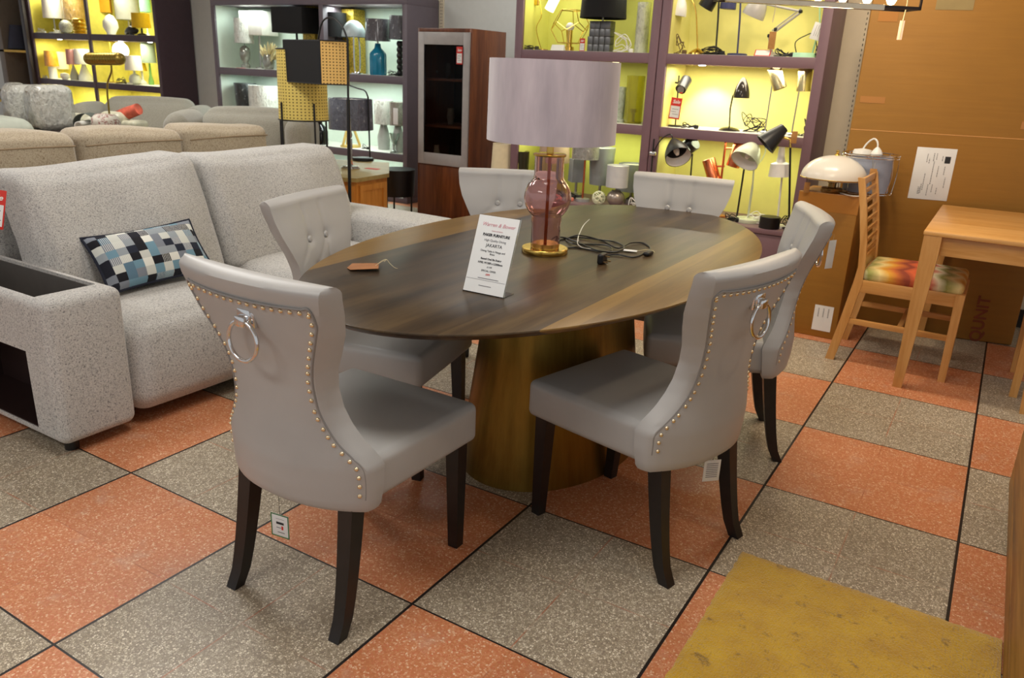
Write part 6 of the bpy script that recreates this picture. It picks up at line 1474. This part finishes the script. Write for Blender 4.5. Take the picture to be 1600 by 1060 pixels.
# ======================= LEFT UNIT CONTENTS =======================
def left_items():
    Y = 5.8; z3, z2_ = lz[2] + .0016, lz[1] + .0016
    YEL = MT('yellow_shade', (228, 186, 30), .8); ORG = MT('orange_shade', (222, 158, 22), .8); PNK = MT('dusty_pink_shade', (206, 150, 144), .8); GRS = MT('warm_grey_shade', (170, 168, 156), .8); SAGE = MT('sage_grey_shade', (128, 140, 120), .8)
    CER = MT('white_ceramic', (238, 238, 230), .25); GLD = MT('bright_gold', (214, 180, 70), .25, .8); FOIL = plastic_wrap('orange_foil', (232, 160, 30)); KR = plastic_wrap('kraft_wrap', (190, 156, 90))
    G = None
    tlamp('white shade lamp on thin stem, top left of the yellow shelves', (86, 42), Y, z3, (79, 14, 15, -12, 18), [(10, 42), (10, 40), (1.2, 38), (1.2, 18)], bmat=SILVER, smat=WHITESH)
    tlamp('small black drum shade lamp beside the white one, yellow shelves top row', (97, 44), 5.95, z3, (97, 7, 7, -12, 19), [(4, 44), (2, 40), (1.2, 20)], bmat=BLACKMT, smat=BLACKSH)
    tlamp('kraft-wrapped shade lamp over the gold jar, yellow shelves top row', (120, 47), 5.9, z3, (118, 16, 16, -14, 25), [(5, 47), (3, 42), (1.2, 26)], bmat=GLD, smat=KR)
    q = W(125, 49, 5.72); k = K(125, 40, 5.72); t = thing('ribbed_jar_lamp', 'gold ribbed jar lamp base in the left top bay', 'lamp', (q.x, 5.72, z3)); h_ = 23 * k; MB().lathe([(0, 0), (9 * k, 0)] + [(9.5 * k + 1.2 * k * math.cos(i * 1.57), h_ * i / 16) for i in range(1, 16)] + [(7 * k, h_), (0, h_)], seg=36).build('jar_body', GLD, t)
    q = W(104, 48, 5.7); k = K(104, 40, 5.7); t = thing('mirror_ball_lamp', 'silver mottled ball lamp left of the gold ribbed jar', 'lamp', (q.x, 5.7, z3)); R_ = 10 * k; MB().lathe([(R_ * math.sin(a) if 0 < a < 3.1 else 0, R_ - R_ * math.cos(a)) for a in [i * math.pi / 14 for i in range(15)]], seg=32).build('ball_body', plastic_wrap('crackle_silver', (178, 180, 170)), t)
    cable_coil('clear bagged white cables at left end of the top bay', (64, 47), 5.68, z3, 24, 10, mat=WHITEPL, n=6, seed=61)
    cable_coil('white cable spilling between ball lamp and stem lamp', (89, 46), 5.66, z3, 16, 6, mat=WHITEPL, n=5, seed=62)
    tlamp('orange box-shaded lamp at top of the right-hand yellow bay', (163, 50), 5.86, z3, (163, 22, 22, -16, 15), [(8, 50), (2, 46), (1.2, 16)], bmat=GLD, smat=ORG, sseg=4, seg=24)
    q = W(174, 51, 5.72); k = K(174, 35, 5.72); t = thing('bubble_lamp', 'white oval pod lamp leaning left in the right top bay', 'lamp', (q.x, 5.72, z3)); R_ = 12 * k; MB().lathe([(0, 0), (R_ * .5, 0), (R_ * .55, .02), (R_ * .95, R_ * .9), (R_ * .9, R_ * 1.6), (R_ * .45, R_ * 2.3), (0, R_ * 2.5)], seg=32).build('pod_shade', CER, t)
    tlamp('warm grey tall drum shade lamp in the right top bay', (203, 52), 5.98, z3, (203, 18, 18, -16, 27), [(8, 52), (2, 47), (1.2, 28)], bmat=SILVER, smat=GRS)
    t = tlamp('small yellow drum shade lamp at the right of the top bay', (222, 52), 5.74, z3, (221, 13, 14, 17, 40), [(7, 52), (7, 50), (1.5, 48), (1.5, 41)], bmat=BLACKMT, smat=YEL)
    q = W(206, 52, 5.68); k = K(206, 45, 5.68); t = thing('fish_ornament', 'black leaping whale-shaped lamp base in the right top bay', 'ornament', (q.x, 5.68, z3)); m = MB()
    m.tube(spline([(-16 * k, 0, 2 * k), (-10 * k, 0, 5 * k), (0, 0, 8 * k), (9 * k, 0, 6 * k), (16 * k, 0, 8 * k)], 5), [.006] + [.012 + .035 * math.sin(i / 20 * math.pi) for i in range(1, 20)] + [.008], 12); m.hexa([(-3 * k, -.006, 9 * k), (4 * k, -.006, 9 * k), (4 * k, .006, 9 * k), (-3 * k, .006, 9 * k)], [(0, -.003, 20 * k), (1.5 * k, -.003, 20 * k), (1.5 * k, .003, 20 * k), (0, .003, 20 * k)]); m.cyl(0, 0, 0, 5 * k, .03, seg=20); m.build('whale_body', BLACKPL, t)
    tlamp('mint shade lamp at the far right end of the top bay', (231, 52), 5.98, z3, (231, 8, 8, -14, 14), [(5, 52), (1.2, 46), (1.2, 15)], bmat=CER, smat=MT('mint_shade', (150, 214, 176), .8))
    # second row
    tlamp('orange foil-shaded lamp at the left of the second yellow row', (84, 122), 5.72, z2_, (77, 9, 10, 79, 103), [(6, 122), (6, 120), (6, 104)], bmat=CER, smat=FOIL)
    tlamp('cream shade lamp behind the pink one, second yellow row', (98, 122), 5.95, z2_, (98, 11, 12, 81, 108), [(6, 122), (3, 118), (1.5, 109)], bmat=CER, smat=CREAMSH)
    tlamp('dusty pink shade lamp with grey gourd base, second yellow row', (117, 122), 5.72, z2_, (110, 8, 9, 74, 98), [(6, 122), (6.5, 116), (4, 108), (2, 102), (1.5, 99)], bmat=MT('grey_gourd', (176, 176, 160), .3), smat=PNK)
    tlamp('white shade lamp with flared white base, second yellow row', (134, 124), 5.8, z2_, (130, 12, 13, 75, 99), [(10, 124), (10, 118), (6, 108), (3, 100), (2, 98)], bmat=CER, smat=WHITESH)
    q = W(102, 123, 5.66); k = K(102, 115, 5.66); t = thing('pumpkin_lamp', 'small white pumpkin-shaped lamp in front of the cream one', 'lamp', (q.x, 5.66, z2_)); R_ = 7 * k; MB().lathe([(0, 0), (R_ * .6, 0), (R_, R_ * .7), (R_ * .8, R_ * 1.3), (0, R_ * 1.45)], seg=28).build('pumpkin_body', CER, t)
    q = W(177, 128, 5.75); k = K(177, 100, 5.75); t = thing('globe_lamp', 'lit white globe on a thin bracket stand, second row right bay', 'lamp', (q.x, 5.75, z2_)); S_ = lambda x, y: L3(t, x, y, 5.75); R_ = 12 * k
    MB().lathe([(0, 0), (.07, 0), (.07, .012), (0, .014)], seg=28).tube([(0, 0, .01), S_(171, 65), S_(163, 64)], .006, 8).tube([S_(171, 65), S_(187, 66)], .005, 8).build('stand', GLD, t)
    c_ = S_(187, 66); MB().lathe([(R_ * math.sin(a) if 0 < a < 3.1 else 0, -R_ * math.cos(a)) for a in [i * math.pi / 14 for i in range(15)]], (c_.x, 0, c_.z - R_ * 1.0), 32).build('globe_shade', glow('lit_globe', (255, 250, 235), 1.6), t)
    tlamp('small white tapered shade lamp with round ball base, second row right', (212, 133), 5.7, z2_, (208, 11, 13, 88, 111), [(4, 133), (8, 130), (9, 125), (7, 119), (2, 116), (1.5, 111)], bmat=MT('pale_ball', (206, 210, 196), .3), smat=WHITESH)
    tlamp('sage grey drum shade lamp at right end of the second yellow row', (237, 134), 5.9, z2_, (235, 10, 11, 68, 100), [(4, 134), (4, 128), (2, 120), (1.5, 101)], bmat=MT('green_glass', (120, 170, 90), .2), smat=SAGE)
    tlamp('small orange cone lamp between the globe and sage lamps', (224, 133), 5.85, z2_, (226, 6, 8, 100, 112), [(6, 133), (6, 130), (2, 126), (1.5, 113)], bmat=CER, smat=YEL)
    cable_coil('white cable loops at left end of second yellow row', (70, 122), 5.67, z2_, 14, 5, mat=WHITEPL, n=4, seed=71)
    cable_coil('dark cable and flowers heap under the lit globe', (190, 131), 5.66, z2_, 24, 12, mat=MT('olive_flex', (90, 84, 50), .6), n=7, seed=72)
    cable_coil('white cable hanging off the second yellow shelf', (203, 134), 5.65, z2_, 12, 5, mat=WHITEPL, n=4, seed=73)
    # dark shelving
    Yd = dY + .2
    tlamp('pleated navy lampshade lamp on the dark shelving', (33, 76), Yd, dz1 + .0005, (33, 11, 18, 37, 74), [(6, 76), (6, 75)], bmat=BLACKMT, smat=MT('pleated_navy', (50, 54, 72), .8))
    q = W(4, 74, Yd); k = K(4, 60, Yd); t = thing('drum_lampshade', 'cream embroidered drum lampshade at the left edge, upper dark shelf', 'lampshade', (q.x, Yd, dz1)); MB().lathe([(0, 0), (9 * k, 0), (9 * k, W(4, 41, Yd).z - dz1), (0, W(4, 41, Yd).z - dz1)], seg=36).build('lamp_shade', plain('embroidered_cream', (206, 192, 126), .8, var=.15, vs=30), t)
    q = W(6, 155, Yd - .1); k = K(6, 150, Yd); t = thing('patterned_box', 'black and cream patterned tin on the lower dark shelf', 'tin', (q.x, Yd - .1, dz2)); MB().lathe([(0, 0), (9 * k, 0), (9 * k, 15 * k), (0, 15 * k)], seg=32).build('tin_body', plain('mono_pattern', (150, 148, 130), .5, var=.6, vs=25), t)
left_items()
